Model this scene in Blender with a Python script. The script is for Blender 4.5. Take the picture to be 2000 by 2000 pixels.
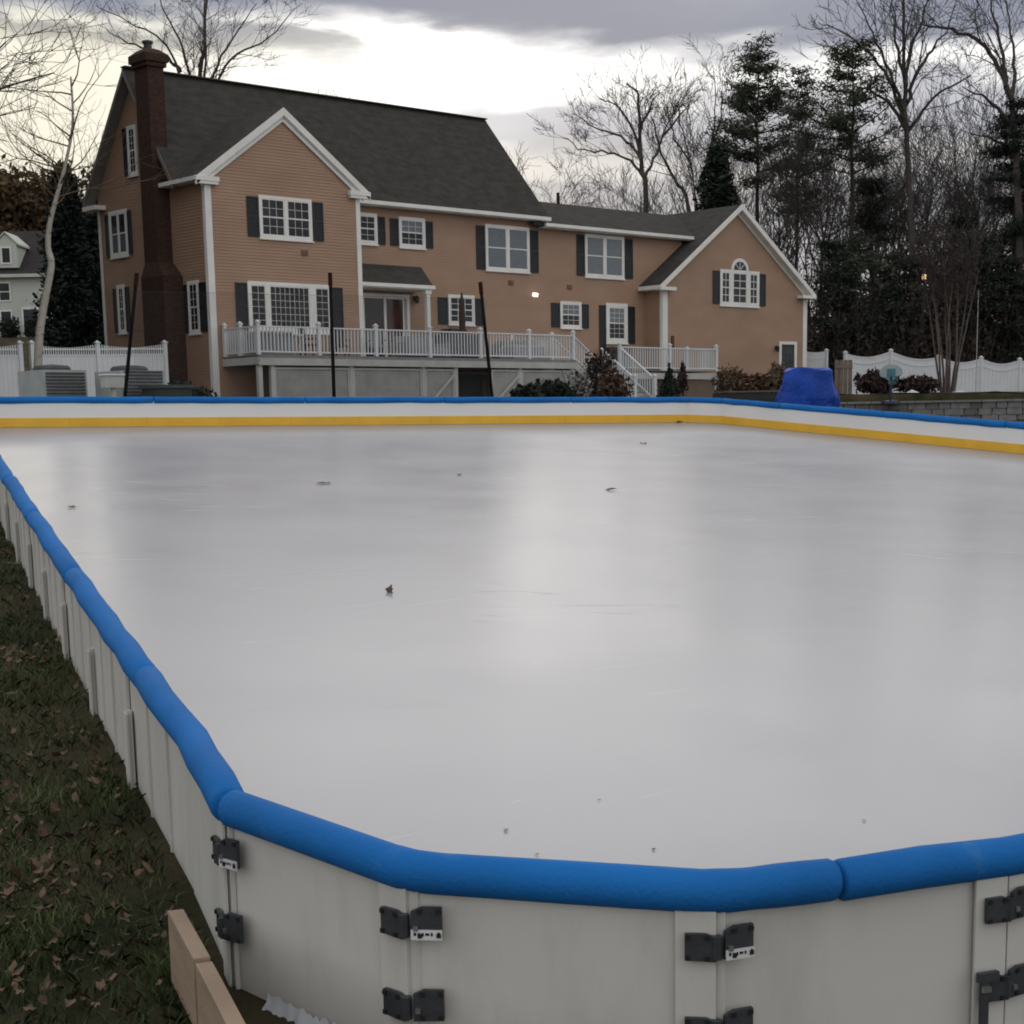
import bpy, math, random
import numpy as np
from mathutils import Vector, Matrix
for o in list(bpy.data.objects): bpy.data.objects.remove(o)
scene = bpy.context.scene
col = scene.collection
R = math.radians

# ------------------------------------------------------------------ camera
CAM = Vector((-31.076, -49.114, 1.70))
FW = Vector((0.665762, 0.727338, -0.166557)); RT = Vector((0.735490, -0.677302, -0.017806)); UP = Vector((0.125760, 0.110647, 0.985871))
cd = bpy.data.cameras.new('camera'); cam = bpy.data.objects.new('camera', cd); col.objects.link(cam)
m = Matrix((RT, UP, -FW)).transposed().to_4x4(); m.translation = CAM
cam.matrix_world = m
cd.sensor_width = 36.0; cd.lens = 3233.3 / 2000 * 36.0
cd.shift_x = -(1018.6 - 1000) / 2000; cd.shift_y = (1374.3 - 1000) / 2000
cd.clip_start = 0.1; cd.clip_end = 3000
scene.camera = cam

# ------------------------------------------------------------------ world, sun, exposure
scene.view_settings.view_transform = 'Standard'; scene.view_settings.look = 'None'
scene.view_settings.exposure = 0.3; scene.view_settings.gamma = 1.0
scene.view_settings.use_curve_mapping = False
scene.cycles.filter_width = 1.9
SUN_AZ, SUN_EL = R(43.3), R(12.5)
world = bpy.data.worlds.new("World"); scene.world = world; world.use_nodes = True
def make_world():
    nt = world.node_tree; N = nt.nodes; L = nt.links; N.clear()
    def node(t, **k):
        n = N.new(t)
        for a, b in k.items(): setattr(n, a, b)
        return n
    def put(sock, v):
        if hasattr(v, 'is_linked') or isinstance(v, bpy.types.NodeSocket): L.new(v, sock)
        else: sock.default_value = v
    def M(op, a, b=0.0, c=None, clamp=False):
        n = node('ShaderNodeMath', operation=op, use_clamp=clamp); put(n.inputs[0], a); put(n.inputs[1], b)
        if c is not None: put(n.inputs[2], c)
        return n.outputs[0]
    def step(x, a, b):
        n = node('ShaderNodeMapRange', interpolation_type='SMOOTHSTEP'); put(n.inputs[0], x); put(n.inputs[1], a); put(n.inputs[2], b)
        return n.outputs[0]
    def mix(f, a, b):
        n = node('ShaderNodeMix', data_type='RGBA'); put(n.inputs[0], f)
        for s, v in ((n.inputs[6], a), (n.inputs[7], b)): put(s, v if not isinstance(v, tuple) else (*v, 1))
        return n.outputs[2]
    def noise(vec, scale, detail, rough=.55, dist=0.0):
        n = node('ShaderNodeTexNoise'); L.new(vec, n.inputs['Vector']); n.inputs['Scale'].default_value = scale
        n.inputs['Detail'].default_value = detail; n.inputs['Roughness'].default_value = rough; n.inputs['Distortion'].default_value = dist
        return n.outputs[0]
    def comb(x, y, z):
        n = node('ShaderNodeCombineXYZ'); put(n.inputs[0], x); put(n.inputs[1], y); put(n.inputs[2], z); return n.outputs[0]
    tc = node('ShaderNodeTexCoord'); sp = node('ShaderNodeSeparateXYZ'); L.new(tc.outputs['Generated'], sp.inputs[0])
    x, y, z = sp.outputs
    el = M('MULTIPLY', M('ARCSINE', z), 57.2958)                 # degrees above the horizon
    az = M('MULTIPLY', M('ARCTAN2', x, y), 57.2958)              # degrees, 0 = +Y, 90 = +X
    zc = M('ADD', M('MAXIMUM', z, 0.0), 0.10)
    pl = comb(M('DIVIDE', x, zc), M('DIVIDE', y, zc), 0.0)       # the cloud layer seen from below
    n1 = noise(pl, 0.55, 7, .55, .3); n2 = noise(pl, 1.7, 6, .6, .2)
    band = comb(M('MULTIPLY', az, .10), M('MULTIPLY', el, .45), 3.7)
    n3 = noise(band, 1.0, 6, .55, .4)
    n4 = noise(comb(M('MULTIPLY', az, .22), M('MULTIPLY', el, .8), 9.1), 1.0, 5, .5, .3)
    # base cloud deck
    deck = mix(step(n1, .36, .66), (0.50, 0.51, 0.55), (0.86, 0.87, 0.89))
    deck = mix(M('MULTIPLY', step(n2, .50, .72), .6), deck, (1.02, 1.01, 1.0))
        # the underside is darker where it lies against the sunset
    lee = M('MULTIPLY', M('SUBTRACT', 1.0, step(el, 13.5, 24.0)), M('SUBTRACT', 1.0, step(M('ABSOLUTE', M('SUBTRACT', az, 45.0)), 25.0, 75.0)))
    deck = mix(M('MULTIPLY', lee, .95), deck, mix(step(n1, .38, .62), (0.185, 0.21, 0.285), (0.30, 0.32, 0.385)))
    # low edge of the deck: a little higher toward the left of the sunset
    edge = M('ADD', M('MULTIPLY', M('SUBTRACT', 1.0, step(az, 37.5, 47.0)), 1.15), 11.55)
    e2 = M('ADD', el, M('ADD', M('MULTIPLY', M('SUBTRACT', n3, .5), 2.6), M('MULTIPLY', M('SUBTRACT', n4, .5), 2.0)))
    gap = M('SUBTRACT', 1.0, step(e2, M('SUBTRACT', edge, .65), M('ADD', edge, .80)))
    daz = M('ABSOLUTE', M('SUBTRACT', az, 40.0))
    side = M('SUBTRACT', 1.0, step(daz, 30.0, 80.0))
    gap = M('MULTIPLY', gap, side)
    rt = step(az, 38.0, 46.0)
    low = mix(rt, (0.74, 0.72, 0.66), (0.335, 0.35, 0.395))
    t = step(M('SUBTRACT', e2, M('MULTIPLY', rt, 2.9)), 6.6, 8.6)
    glow = mix(t, low, (1.10, 1.095, 1.075))
    streak = M('MULTIPLY', M('SUBTRACT', 1.0, step(M('ABSOLUTE', M('SUBTRACT', e2, 8.1)), .15, .9)), step(n4, .40, .55))
    glow = mix(M('MULTIPLY', streak, .45), glow, (0.85, 0.82, 0.77))
    midband = M('MULTIPLY', M('MULTIPLY', step(az, 39.0, 41.5), M('SUBTRACT', 1.0, step(e2, 10.0, 10.6))), step(e2, 8.6, 9.3))
    glow = mix(M('MULTIPLY', midband, .85), glow, (0.44, 0.455, 0.51))
    puff = M('MULTIPLY', step(n4, .45, .58), M('MULTIPLY', step(e2, 11.6, 12.5), M('SUBTRACT', 1.0, step(az, 41.0, 44.0))))
    glow = mix(M('MULTIPLY', puff, .9), glow, (0.43, 0.435, 0.44))
    warm = M('MULTIPLY', M('SUBTRACT', 1.0, step(az, 27.0, 40.0)), M('SUBTRACT', 1.0, step(el, 11.0, 20.0)))
    wn = node('ShaderNodeMix', data_type='RGBA', blend_type='MULTIPLY'); L.new(warm, wn.inputs[0]); L.new(glow, wn.inputs[6]); wn.inputs[7].default_value = (.74, .71, .60, 1)
    cloud = mix(gap, deck, wn.outputs[2])
    dim = M('SUBTRACT', 1.0, M('MULTIPLY', step(M('MULTIPLY', el, -1.0), 0.0, 3.0), .6))
    sky = node('ShaderNodeTexSky', sky_type='NISHITA', sun_disc=False, sun_elevation=SUN_EL, sun_rotation=SUN_AZ)
    b1 = node('ShaderNodeBackground'); L.new(sky.outputs[0], b1.inputs[0]); b1.inputs[1].default_value = 0.05
    b2 = node('ShaderNodeBackground'); L.new(cloud, b2.inputs[0]); put(b2.inputs[1], dim)
    ms = node('ShaderNodeMixShader'); ms.inputs[0].default_value = 0.94
    L.new(b1.outputs[0], ms.inputs[1]); L.new(b2.outputs[0], ms.inputs[2])
    out = node('ShaderNodeOutputWorld'); L.new(ms.outputs[0], out.inputs[0])
make_world()
sl = bpy.data.lights.new('sun', 'SUN'); sl.energy = 0.5; sl.angle = R(40); sl.color = (1.0, .93, .84)
so = bpy.data.objects.new('sun', sl); col.objects.link(so)
sd = Vector((math.sin(SUN_AZ) * math.cos(SUN_EL), math.cos(SUN_AZ) * math.cos(SUN_EL), math.sin(SUN_EL)))
so.rotation_euler = sd.to_track_quat('Z', 'Y').to_euler(); so.location = (20, 60, 60)

# ------------------------------------------------------------------ helpers
MATS = {}
def mat(name, c, rough=.6, var=.15, scale=3.0, bump=0.0, bscale=40.0, spec=.4, c2=None, metal=0.0, stretch=None, emit=0.0):
    if name in MATS: return MATS[name]
    mt = bpy.data.materials.new(name); mt.use_nodes = True; nt = mt.node_tree; b = nt.nodes['Principled BSDF']; L = nt.links
    tc = nt.nodes.new('ShaderNodeTexCoord'); src = tc.outputs['Object']
    if stretch:
        mp = nt.nodes.new('ShaderNodeMapping'); mp.inputs['Scale'].default_value = stretch; L.new(src, mp.inputs[0]); src = mp.outputs[0]
    nz = nt.nodes.new('ShaderNodeTexNoise'); nz.inputs['Scale'].default_value = scale; nz.inputs['Detail'].default_value = 6; L.new(src, nz.inputs['Vector'])
    rp = nt.nodes.new('ShaderNodeValToRGB'); rp.color_ramp.elements[0].position = .32; rp.color_ramp.elements[1].position = .68
    a = tuple(v * (1 - var) for v in c); d = tuple(min(1, v * (1 + var)) for v in c) if c2 is None else c2
    rp.color_ramp.elements[0].color = (*a, 1); rp.color_ramp.elements[1].color = (*d, 1)
    L.new(nz.outputs[0], rp.inputs[0]); L.new(rp.outputs[0], b.inputs['Base Color'])
    b.inputs['Roughness'].default_value = rough; b.inputs['Specular IOR Level'].default_value = spec; b.inputs['Metallic'].default_value = metal
    if bump:
        n2 = nt.nodes.new('ShaderNodeTexNoise'); n2.inputs['Scale'].default_value = bscale; n2.inputs['Detail'].default_value = 4; L.new(src, n2.inputs['Vector'])
        bp = nt.nodes.new('ShaderNodeBump'); bp.inputs['Strength'].default_value = bump; bp.inputs['Distance'].default_value = .02
        L.new(n2.outputs[0], bp.inputs['Height']); L.new(bp.outputs[0], b.inputs['Normal'])
    if emit:
        b.inputs['Emission Color'].default_value = (*c, 1); b.inputs['Emission Strength'].default_value = emit
    MATS[name] = mt; return mt
V = Vector
class MB:
    def __init__(s): s.v = []; s.f = []
    def box(s, a, b):
        x0, y0, z0 = a; x1, y1, z1 = b; s.hexa([(x0,y0,z0),(x1,y0,z0),(x1,y1,z0),(x0,y1,z0),(x0,y0,z1),(x1,y0,z1),(x1,y1,z1),(x0,y1,z1)]); return s
    def hexa(s, p):
        n = len(s.v); s.v += [tuple(q) for q in p]
        s.f += [tuple(n + i for i in q) for q in ((0,3,2,1),(4,5,6,7),(0,1,5,4),(1,2,6,5),(2,3,7,6),(3,0,4,7))]; return s
    def obox(s, c, ax, ay, az):                 # centre and three half-axis vectors
        c, ax, ay, az = V(c), V(ax), V(ay), V(az)
        return s.hexa([c-ax-ay-az, c+ax-ay-az, c+ax+ay-az, c-ax+ay-az, c-ax-ay+az, c+ax-ay+az, c+ax+ay+az, c-ax+ay+az])
    def beam(s, p, q, w, h, up=(0,0,1)):        # bar from p to q, w across, h along up
        p, q = V(p), V(q); d = (q - p); up = V(up); sd = d.cross(up).normalized(); u = sd.cross(d).normalized()
        return s.obox((p+q)/2, d/2, sd*w/2, u*h/2)
    def poly(s, pts, ext):                       # extruded polygon
        n = len(s.v); k = len(pts); e = V(ext); s.v += [tuple(p) for p in pts] + [tuple(V(p)+e) for p in pts]
        s.f.append(tuple(n+i for i in range(k))[::-1]); s.f.append(tuple(n+k+i for i in range(k)))
        s.f += [(n+i, n+(i+1)%k, n+k+(i+1)%k, n+k+i) for i in range(k)]; return s
    def face(s, pts): n = len(s.v); s.v += [tuple(p) for p in pts]; s.f.append(tuple(range(n, n+len(pts)))); return s
    def tube(s, pts, rad, n=8, cap=True, squash=None):
        b0 = len(s.v); pts = [V(p) for p in pts]; k = len(pts); rad = rad if hasattr(rad, '__len__') else [rad]*k
        ref = None
        for i, p in enumerate(pts):
            d = (pts[min(i+1,k-1)] - pts[max(i-1,0)]).normalized()
            a = V((0,0,1)) if abs(d.z) < .9 else V((1,0,0))
            u = d.cross(a).normalized(); w = u.cross(d)
            for j in range(n):
                t = 2*math.pi*j/n; s.v.append(tuple(p + (u*math.cos(t) + w*math.sin(t))*rad[i]))
        for i in range(k-1):
            for j in range(n):
                a = b0+i*n+j; b = b0+i*n+(j+1)%n; s.f.append((a, b, b+n, a+n))
        if cap: s.f.append(tuple(b0+j for j in range(n))[::-1]); s.f.append(tuple(b0+(k-1)*n+j for j in range(n)))
        return s
    def lathe(s, c, prof, n=12):
        return s.tube([(c[0],c[1],c[2]+z) for r, z in prof], [max(r,.001) for r, z in prof], n)
    def mesh(s, name, mt, off=(0,0,0)):
        me = bpy.data.meshes.new(name); o = V(off); me.from_pydata([tuple(V(v)-o) for v in s.v], [], s.f)
        me.materials.append(mt); me.update(); return me
    def build(s, name, mt, parent=None, kind=None, label=None, smooth=False):
        me = s.mesh(name, mt, wloc(parent))
        if smooth: me.polygons.foreach_set('use_smooth', [True]*len(me.polygons))
        return link(name, me, parent, kind, label)
def wloc(o):
    p = V((0,0,0))
    while o is not None: p = p + o.location; o = o.parent
    return p
def link(name, me, parent=None, kind=None, label=None, loc=None):
    o = bpy.data.objects.new(name, me); col.objects.link(o)
    if parent is not None: o.parent = parent
    if loc is not None: o.location = V(loc) - wloc(parent)
    if kind: o['kind'] = kind
    if label: o['label'] = label
    return o
def tag(o, label, cat, group=None):
    o['label'] = label; o['category'] = cat
    if group: o['group'] = group
    return o
def thing(name, label, cat, loc, group=None):
    o = bpy.data.objects.new(name, None); o.empty_display_size = .2; col.objects.link(o); o.location = loc
    return tag(o, label, cat, group)
def npmesh(name, mt, verts, faces, parent=None, kind=None, label=None):
    """verts (n,3), faces (m,k) numpy -> one object"""
    verts = np.asarray(verts, float) - np.array(wloc(parent)); faces = np.asarray(faces, np.int32); k = faces.shape[1]
    me = bpy.data.meshes.new(name); me.vertices.add(len(verts)); me.vertices.foreach_set('co', verts.astype(np.float32).ravel())
    me.loops.add(faces.size); me.loops.foreach_set('vertex_index', faces.ravel()); me.polygons.add(len(faces))
    me.polygons.foreach_set('loop_start', np.arange(0, faces.size, k, dtype=np.int32))
    me.update(calc_edges=True); me.validate(); me.materials.append(mt)
    return link(name, me, parent, kind, label)

# ------------------------------------------------------------------ terrain heights
NX, NY, NZ = -0.01014, -0.07231, 0.99733
def rail_z(x, y): return 0.60 - (NX*(x+28.23) + NY*(y+46.61)) / NZ     # height of the rail line of the rink (the yard slopes)
ICE, GRD = -0.386, -0.50
FH = V((0.675206, 0.737629, 0)); RH = V((0.737629, -0.675206, 0))
def sm(t, a, b): t = min(1, max(0, (t-a)/(b-a))); return t*t*(3-2*t)
def ground_z(x, y):
    dx, dy = x-CAM.x, y-CAM.y; d = dx*FH.x + dy*FH.y; l = dx*RH.x + dy*RH.y
    zp = max(rail_z(x, y) + GRD, -1.0)
    q = l/max(d, 5.0)
    far = 1.9 + .5*sm(d, 36, 52) + .3*sm(d, 54, 78) + sm(d, 80, 120)*(2.0 + 3.6*(1-sm(q, -.16, .05))) + max(0, d-120)*.03
    z = min(zp, far)
    sr = (x+8.28)*.984 - (y+29.25)*.178
    low = sm(sr, .3, 1.4) * sm(l, 4.5, 8.5) * (1 - sm(d, 50.7, 51.1))
    return z + (min(z, 1.15) - z)*low

# ------------------------------------------------------------------ ground
def make_ground():
    ds = [-60,-40,-25,-15,-8,-4,-1] + [i*.5 for i in range(0, 110)] + [55+i for i in range(0, 70)] + [130,145,165,200,250,320,420,600,900]
    ls = [-700,-350,-200,-130,-90] + [-70+i*2 for i in range(25)] + [-20+i*.5 for i in range(100)] + [30+i*2 for i in range(25)] + [85,110,150,220,350,700]
    ds = sorted(set(ds) | {50.72, 50.9, 51.08}); v = []
    for d in ds:
        for l in ls:
            p = CAM + FH*d + RH*l; v.append((p.x, p.y, ground_z(p.x, p.y)))
    n = len(ls); f = [(i*n+j, i*n+j+1, (i+1)*n+j+1, (i+1)*n+j) for i in range(len(ds)-1) for j in range(n-1)]
    mt = mat('grass_ground', (.040,.046,.018), .95, .5, 1.3, .8, 30, .1, c2=(.075,.056,.032))
    o = npmesh('ground', mt, v, f); o['kind'] = 'structure'
make_ground()

# ------------------------------------------------------------------ house
M_SID = mat('tan_siding', (.365,.231,.153), .65, .09, .55, stretch=(1,1,2.2))
M_TRIM = mat('white_trim', (.78,.76,.71), .5, .06, 2)
M_ROOF = mat('asphalt_shingle', (.058,.054,.047), .95, .20, 2.2, .6, 60, .15, stretch=(1,1,2.5))
M_SHUT = mat('black_shutter', (.016,.018,.022), .5, .2, 4)
M_GLASS = mat('window_glass', (.004,.005,.006), .08, .3, 1.1, spec=.24, c2=(.030,.034,.037))
M_BLIND = mat('glass_over_blind', (.115,.135,.15), .12, .15, 3, spec=.5, stretch=(1,1,9))
M_DECK = mat('grey_deck_board', (.20,.195,.18), .7, .15, 3)
M_RAKE = mat('brown_grey_rake_board', (.17,.16,.145), .7, .1, 3)  # left gable rakes and soffits: brown-grey, darker than the other trim
M_RIM = mat('weathered_white_board', (.43,.43,.40), .6, .1, 2)
M_WHITE = mat('white_vinyl', (.66,.67,.67), .45, .05, 1.5)
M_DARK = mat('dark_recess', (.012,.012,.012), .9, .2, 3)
house = thing('house', 'large tan clapboard house with dark shingle roofs, white trim and a brick end chimney', 'house', (0, 0, 2.4))
E0, E1 = 9.97, 1.344               # main eave height and depth
def siding(name, O, U, nrm, poly, course=.105):
    """wall slab + lapped clapboards. poly: (u,z) convex outline"""
    O, U, nrm = V(O), V(U), V(nrm); Z = V((0,0,1))
    P = lambda u, z, o: O + U*u + Z*z + nrm*o
    wall = MB().poly([P(u, z, -.005) for u, z in poly], nrm*-.14).build('wall', M_SID, house)
    zs = [z for u, z in poly]; z = min(zs)
    def span(zz):
        xs = []
        for (u0,z0),(u1,z1) in zip(poly, poly[1:]+poly[:1]):
            if (z0-zz)*(z1-zz) <= 0 and z0 != z1: xs.append(u0+(u1-u0)*(zz-z0)/(z1-z0))
        return (min(xs), max(xs)) if len(xs) > 1 else None
    mb = MB()
    while z < max(zs)-.01:
        t = min(z+course, max(zs)-.004); a, b = span(z+.001), span(t-.001)
        if a and b:
            mb.face([P(a[0],z,.015), P(a[1],z,.015), P(b[1],t,.003), P(b[0],t,.003)])
            mb.face([P(a[0],z,.003), P(a[1],z,.003), P(a[1],z,.015), P(a[0],z,.015)])
        z += course
    mb.build('siding', M_SID, wall, kind='stuff')
    return P
GX, ZB = 6.4, 2.2
g1s = .7056
P_G1 = siding('g1', (0,0,0), (1,0,0), (0,-1,0), [(.0,ZB),(6.4,ZB),(6.4,10.1),(3.2,12.36),(0,10.1)])
P_M = siding('m', (0,1.744,0), (1,0,0), (0,-1,0), [(6.45,ZB),(17.0,ZB),(17.0,9.9),(6.45,9.9)])
P_M2 = siding('m2', (0,1.744,0), (1,0,0), (0,-1,0), [(17.0,ZB),(25.6,ZB),(25.6,9.66),(17.0,9.66)])
P_G2 = siding('g2', (0,.749,0), (1,0,0), (0,-1,0), [(23.25,ZB),(33.25,ZB),(33.25,7.62),(28.15,11.05),(23.25,7.62)])
P_E = siding('e', (0,0,0), (0,1,0), (-1,0,0), [(0,ZB),(7.2,ZB),(7.2,10.1),(4.2,13.9),(1.5,10.1),(0,9.95)])
P_G2L = siding('g2l', (23.25,0,0), (0,1,0), (-1,0,0), [(.75,ZB),(1.73,ZB),(1.73,7.5),(.75,7.5)])
for a, b in (((6.26,.14,ZB),(6.4,1.6,10.0)), ((33.1,.9,ZB),(33.25,9.6,7.5)), ((.2,7.06,ZB),(25,7.2,9.6)), ((23.3,9.45,ZB),(33.1,9.6,7.5)), ((23.25,7.2,ZB),(23.39,9.45,7.4))):
    MB().box(a, b).build('wall', M_SID, house)
MB().poly([(16.4,1.95,ZB),(16.4,7.0,ZB),(16.4,7.0,9.9),(16.4,4.2,13.8),(16.4,1.95,10.3)], (.15,0,0)).build('wall', M_SID, house)
# roofs
def slab(pts, name='roof', th=.13, mt=M_ROOF):
    n = (V(pts[1])-V(pts[0])).cross(V(pts[2])-V(pts[0])).normalized()
    if n.z < 0: n = -n
    return MB().poly(pts, -n*th).build(name, mt, house)
slab([(-.4,E1,E0),(17.15,E1,E0),(16.27,4.2,14.09),(-.4,4.2,14.09)])
slab([(-.4,7.55,9.95),(17.15,7.55,9.95),(16.27,4.2,14.085),(-.4,4.2,14.085)])
slab([(-.42,-.13,9.97),(-.42,1.35,9.97),(3.2,3.11,12.53),(3.2,-.13,12.53)])
slab([(6.82,-.13,9.97),(6.82,1.35,9.97),(3.2,3.11,12.53),(3.2,-.13,12.53)])
slab([(16.3,E1,9.74),(28.0,E1,9.74),(28.0,4.2,11.06),(16.3,4.2,11.06)])
slab([(16.3,7.5,9.6),(28.0,7.5,9.6),(28.0,4.2,11.055),(16.3,4.2,11.055)])
slab([(22.76,.43,7.47),(22.76,10.0,7.47),(28.15,10.0,11.19),(28.15,.43,11.19)])
slab([(33.54,.43,7.47),(33.54,10.0,7.47),(28.15,10.0,11.19),(28.15,.43,11.19)])
MB().beam((-.4,4.2,14.10),(16.27,4.2,14.10),.3,.05).build('ridge_cap', M_ROOF, house)
# trim: rake boards, eave fascias, returns, corner boards
def trim(mb, name='trim_board', mt=M_TRIM): return mb.build(name, mt, house)
for sx in (-1, 1):
    a, b = (3.2+sx*3.62, 9.93), (3.2, 12.49)
    for y0, y1, dz0, dz1 in ((-.17,-.132,-.23,.03), (-.08,-.025,-.42,-.25)):
        k = 1 if y0 < -.1 else .93
        trim(MB().poly([(3.2+sx*3.62*k, y0, 12.49-2.56*k+dz0), (3.2, y0, 12.49+dz0), (3.2, y0, 12.49+dz1), (3.2+sx*3.62*k, y0, 12.49-2.56*k+dz1)], (0, y1-y0, 0)), 'rake_board')
    trim(MB().poly([(3.2+sx*3.4, -.13, 12.49-2.40-.27), (3.2, -.13, 12.22), (3.2, -.13, 12.25), (3.2+sx*3.4, -.13, 12.49-2.40-.24)], (0, .13, 0)), 'soffit')
    xa, xb = sorted((3.2+sx*3.62, 3.2+sx*2.72))
    trim(MB().box((xa,-.19,9.85),(xb,-.02,10.0)), 'eave_return'); trim(MB().box((xa+.03,-.17,9.75),(xb-.03,-.03,9.85)), 'eave_return')
    a2 = 28.15 + sx*5.4
    trim(MB().poly([(a2, .39, 7.22), (28.15, .39, 10.95), (28.15, .39, 11.19), (a2, .39, 7.46)], (0, .038, 0)), 'rake_board')
    trim(MB().poly([(28.15+sx*5.0, .68, 7.32), (28.15, .68, 10.78), (28.15, .68, 10.93), (28.15+sx*5.0, .68, 7.47)], (0, .05, 0)), 'rake_board')
    trim(MB().poly([(28.15+sx*5.2, .43, 7.33), (28.15, .43, 10.93), (28.15, .43, 10.96), (28.15+sx*5.2, .43, 7.36)], (0, .30, 0)), 'soffit')
    xa, xb = sorted((a2, a2-sx*1.0)); trim(MB().box((xa,.37,7.27),(xb,.73,7.41)), 'eave_return')
trim(MB().box((-.44,-.17,9.86),(-.40,2.2,9.99)), 'fascia'); trim(MB().box((-.40,-.12,9.84),(-.02,2.2,9.87)), 'soffit')
trim(MB().box((6.84,E1-.10,9.83),(17.15,E1-.01,9.97)), 'gutter'); trim(MB().box((6.45,E1,9.80),(17.12,1.72,9.84)), 'soffit')
trim(MB().box((16.85,E1-.12,9.60),(25.85,E1-.01,9.73)), 'gutter'); trim(MB().box((16.85,E1,9.56),(25.8,1.72,9.60)), 'soffit')
trim(MB().box((22.72,.40,7.31),(22.76,1.70,7.47)), 'fascia'); trim(MB().box((22.76,.44,7.29),(23.24,1.70,7.32)), 'soffit')
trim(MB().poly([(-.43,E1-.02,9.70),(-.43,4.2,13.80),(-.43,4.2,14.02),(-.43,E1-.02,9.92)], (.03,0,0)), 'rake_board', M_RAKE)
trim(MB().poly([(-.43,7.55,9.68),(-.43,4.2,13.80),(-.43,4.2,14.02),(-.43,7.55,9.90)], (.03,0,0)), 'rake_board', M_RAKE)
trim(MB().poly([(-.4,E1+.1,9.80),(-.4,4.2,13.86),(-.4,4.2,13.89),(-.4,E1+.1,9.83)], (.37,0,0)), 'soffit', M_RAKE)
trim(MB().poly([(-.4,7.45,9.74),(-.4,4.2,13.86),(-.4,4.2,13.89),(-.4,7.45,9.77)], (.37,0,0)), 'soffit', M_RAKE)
trim(MB().box((-.45,6.6,9.60),(-.02,7.55,9.75)), 'eave_return')
for a, b in (((-.03,-.03,ZB),(.22,.02,9.76)), ((-.032,.021,ZB),(.02,.14,9.76)), ((6.25,-.03,ZB),(6.43,.02,9.76)), ((6.425,-.028,ZB),(6.44,1.62,9.7)),
             ((23.22,.715,ZB),(23.55,.77,7.28)), ((23.215,.77,ZB),(23.27,.88,7.28)), ((33.0,.715,ZB),(33.29,.77,7.28)), ((-.032,7.06,ZB),(.02,7.22,9.62))):
    trim(MB().box(a, b), 'corner_board')
# chimney on the left end
M_BRICK = mat('chimney_brick', (.056,.032,.024), .95, .3, 7, .7, 25, .2, stretch=(1,1,3))
chim = MB().box((-.62,2.2,7.4),(-.0,3.05,14.05)).build('chimney', M_BRICK, house)
MB().box((-.78,1.62,ZB),(-.001,3.08,6.9)).build('chimney_base', M_BRICK, chim)
MB().hexa([(-.78,1.62,6.9),(-.001,1.62,6.9),(-.001,3.08,6.9),(-.78,3.08,6.9),(-.62,2.2,7.4),(-.001,2.2,7.4),(-.001,3.05,7.4),(-.62,3.05,7.4)]).build('chimney_shoulder', M_BRICK, chim)
MB().box((-.76,2.06,13.95),(.14,3.19,14.2)).box((-.70,2.12,13.8),(.08,3.13,13.95)).hexa([(-.76,2.06,14.2),(.14,2.06,14.2),(.14,3.19,14.2),(-.76,3.19,14.2),(-.55,2.3,14.38),(-.07,2.3,14.38),(-.07,2.95,14.38),(-.55,2.95,14.38)]).build('chimney_cap', M_BRICK, chim)
MB().lathe((-.31,2.62,14.3), [(.14,0),(.14,.30),(.19,.31),(.19,.38),(.02,.42)]).build('flue', mat('flue_metal',(.05,.05,.05),.5), chim)

# windows: P(u,z,out) is the wall frame
def bars(mb, P, u0, u1, z0, z1, o0, o1):
    mb.hexa([P(u0,z0,o0),P(u1,z0,o0),P(u1,z0,o1),P(u0,z0,o1),P(u0,z1,o0),P(u1,z1,o0),P(u1,z1,o1),P(u0,z1,o1)]); return mb
def frame(mb, P, u0, u1, z0, z1, w, o0, o1):
    bars(mb,P,u0,u0+w,z0,z1,o0,o1); bars(mb,P,u1-w,u1,z0,z1,o0,o1); bars(mb,P,u0+w,u1-w,z0,z0+w,o0,o1); bars(mb,P,u0+w,u1-w,z1-w,z1,o0,o1); return mb
def window(P, u0, u1, z0, z1, units, glass=M_GLASS, grid=(3,2), split=True, cw=.10, pieces=False, mw=.014):
    """casing (the window part) > sashes, panes. units: list of (a,b) fractions of the inner width"""
    mb = frame(MB(), P, u0, u1, z0, z1, cw, 0, .055); bars(mb, P, u0-.03, u1+.03, z0-.05, z0, 0, .08)
    iu0, iu1, iz0, iz1 = u0+cw, u1-cw, z0+cw, z1-cw; W = iu1-iu0
    for (a, b), (c, d) in zip(units, units[1:]): bars(mb, P, iu0+b*W, iu0+c*W, iz0, iz1, 0, .055)
    w = mb.build('window', M_TRIM, house)
    for a, b in units:
        a, b = iu0+a*W, iu0+b*W
        halves = [(iz0, (iz0+iz1)/2+.015, .028, .040, 0), ((iz0+iz1)/2-.015, iz1, .034, .048, 1)] if split else [(iz0, iz1, .028, .044, 0)]
        for h0, h1, o0, o1, k in halves:
            sm_ = frame(MB(), P, a, b, h0, h1, .04, o0, o1); nx, nz = grid; q0, q1, r0, r1 = a+.04, b-.04, h0+.04, h1-.04
            for i in range(1, nx): u = q0+(q1-q0)*i/nx; bars(sm_, P, u-mw/2, u+mw/2, r0, r1, o0, o1-.003)
            for j in range(1, nz): z = r0+(r1-r0)*j/nz; bars(sm_, P, q0, q1, z-mw/2, z+mw/2, o0, o1-.004)
            sm_.build('sash', M_TRIM, w)
            g = glass[k] if isinstance(glass, tuple) else glass
            if pieces:
                for i in range(nx):
                    for j in range(nz):
                        bars(MB(), P, q0+(q1-q0)*i/nx+mw/2, q0+(q1-q0)*(i+1)/nx-mw/2, r0+(r1-r0)*j/nz+mw/2, r0+(r1-r0)*(j+1)/nz-mw/2, o0-.006, o0-.001).build('pane', g, w)
            else: bars(MB(), P, q0, q1, r0, r1, o0-.006, o0-.001).build('pane', g, w)
    return w
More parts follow.
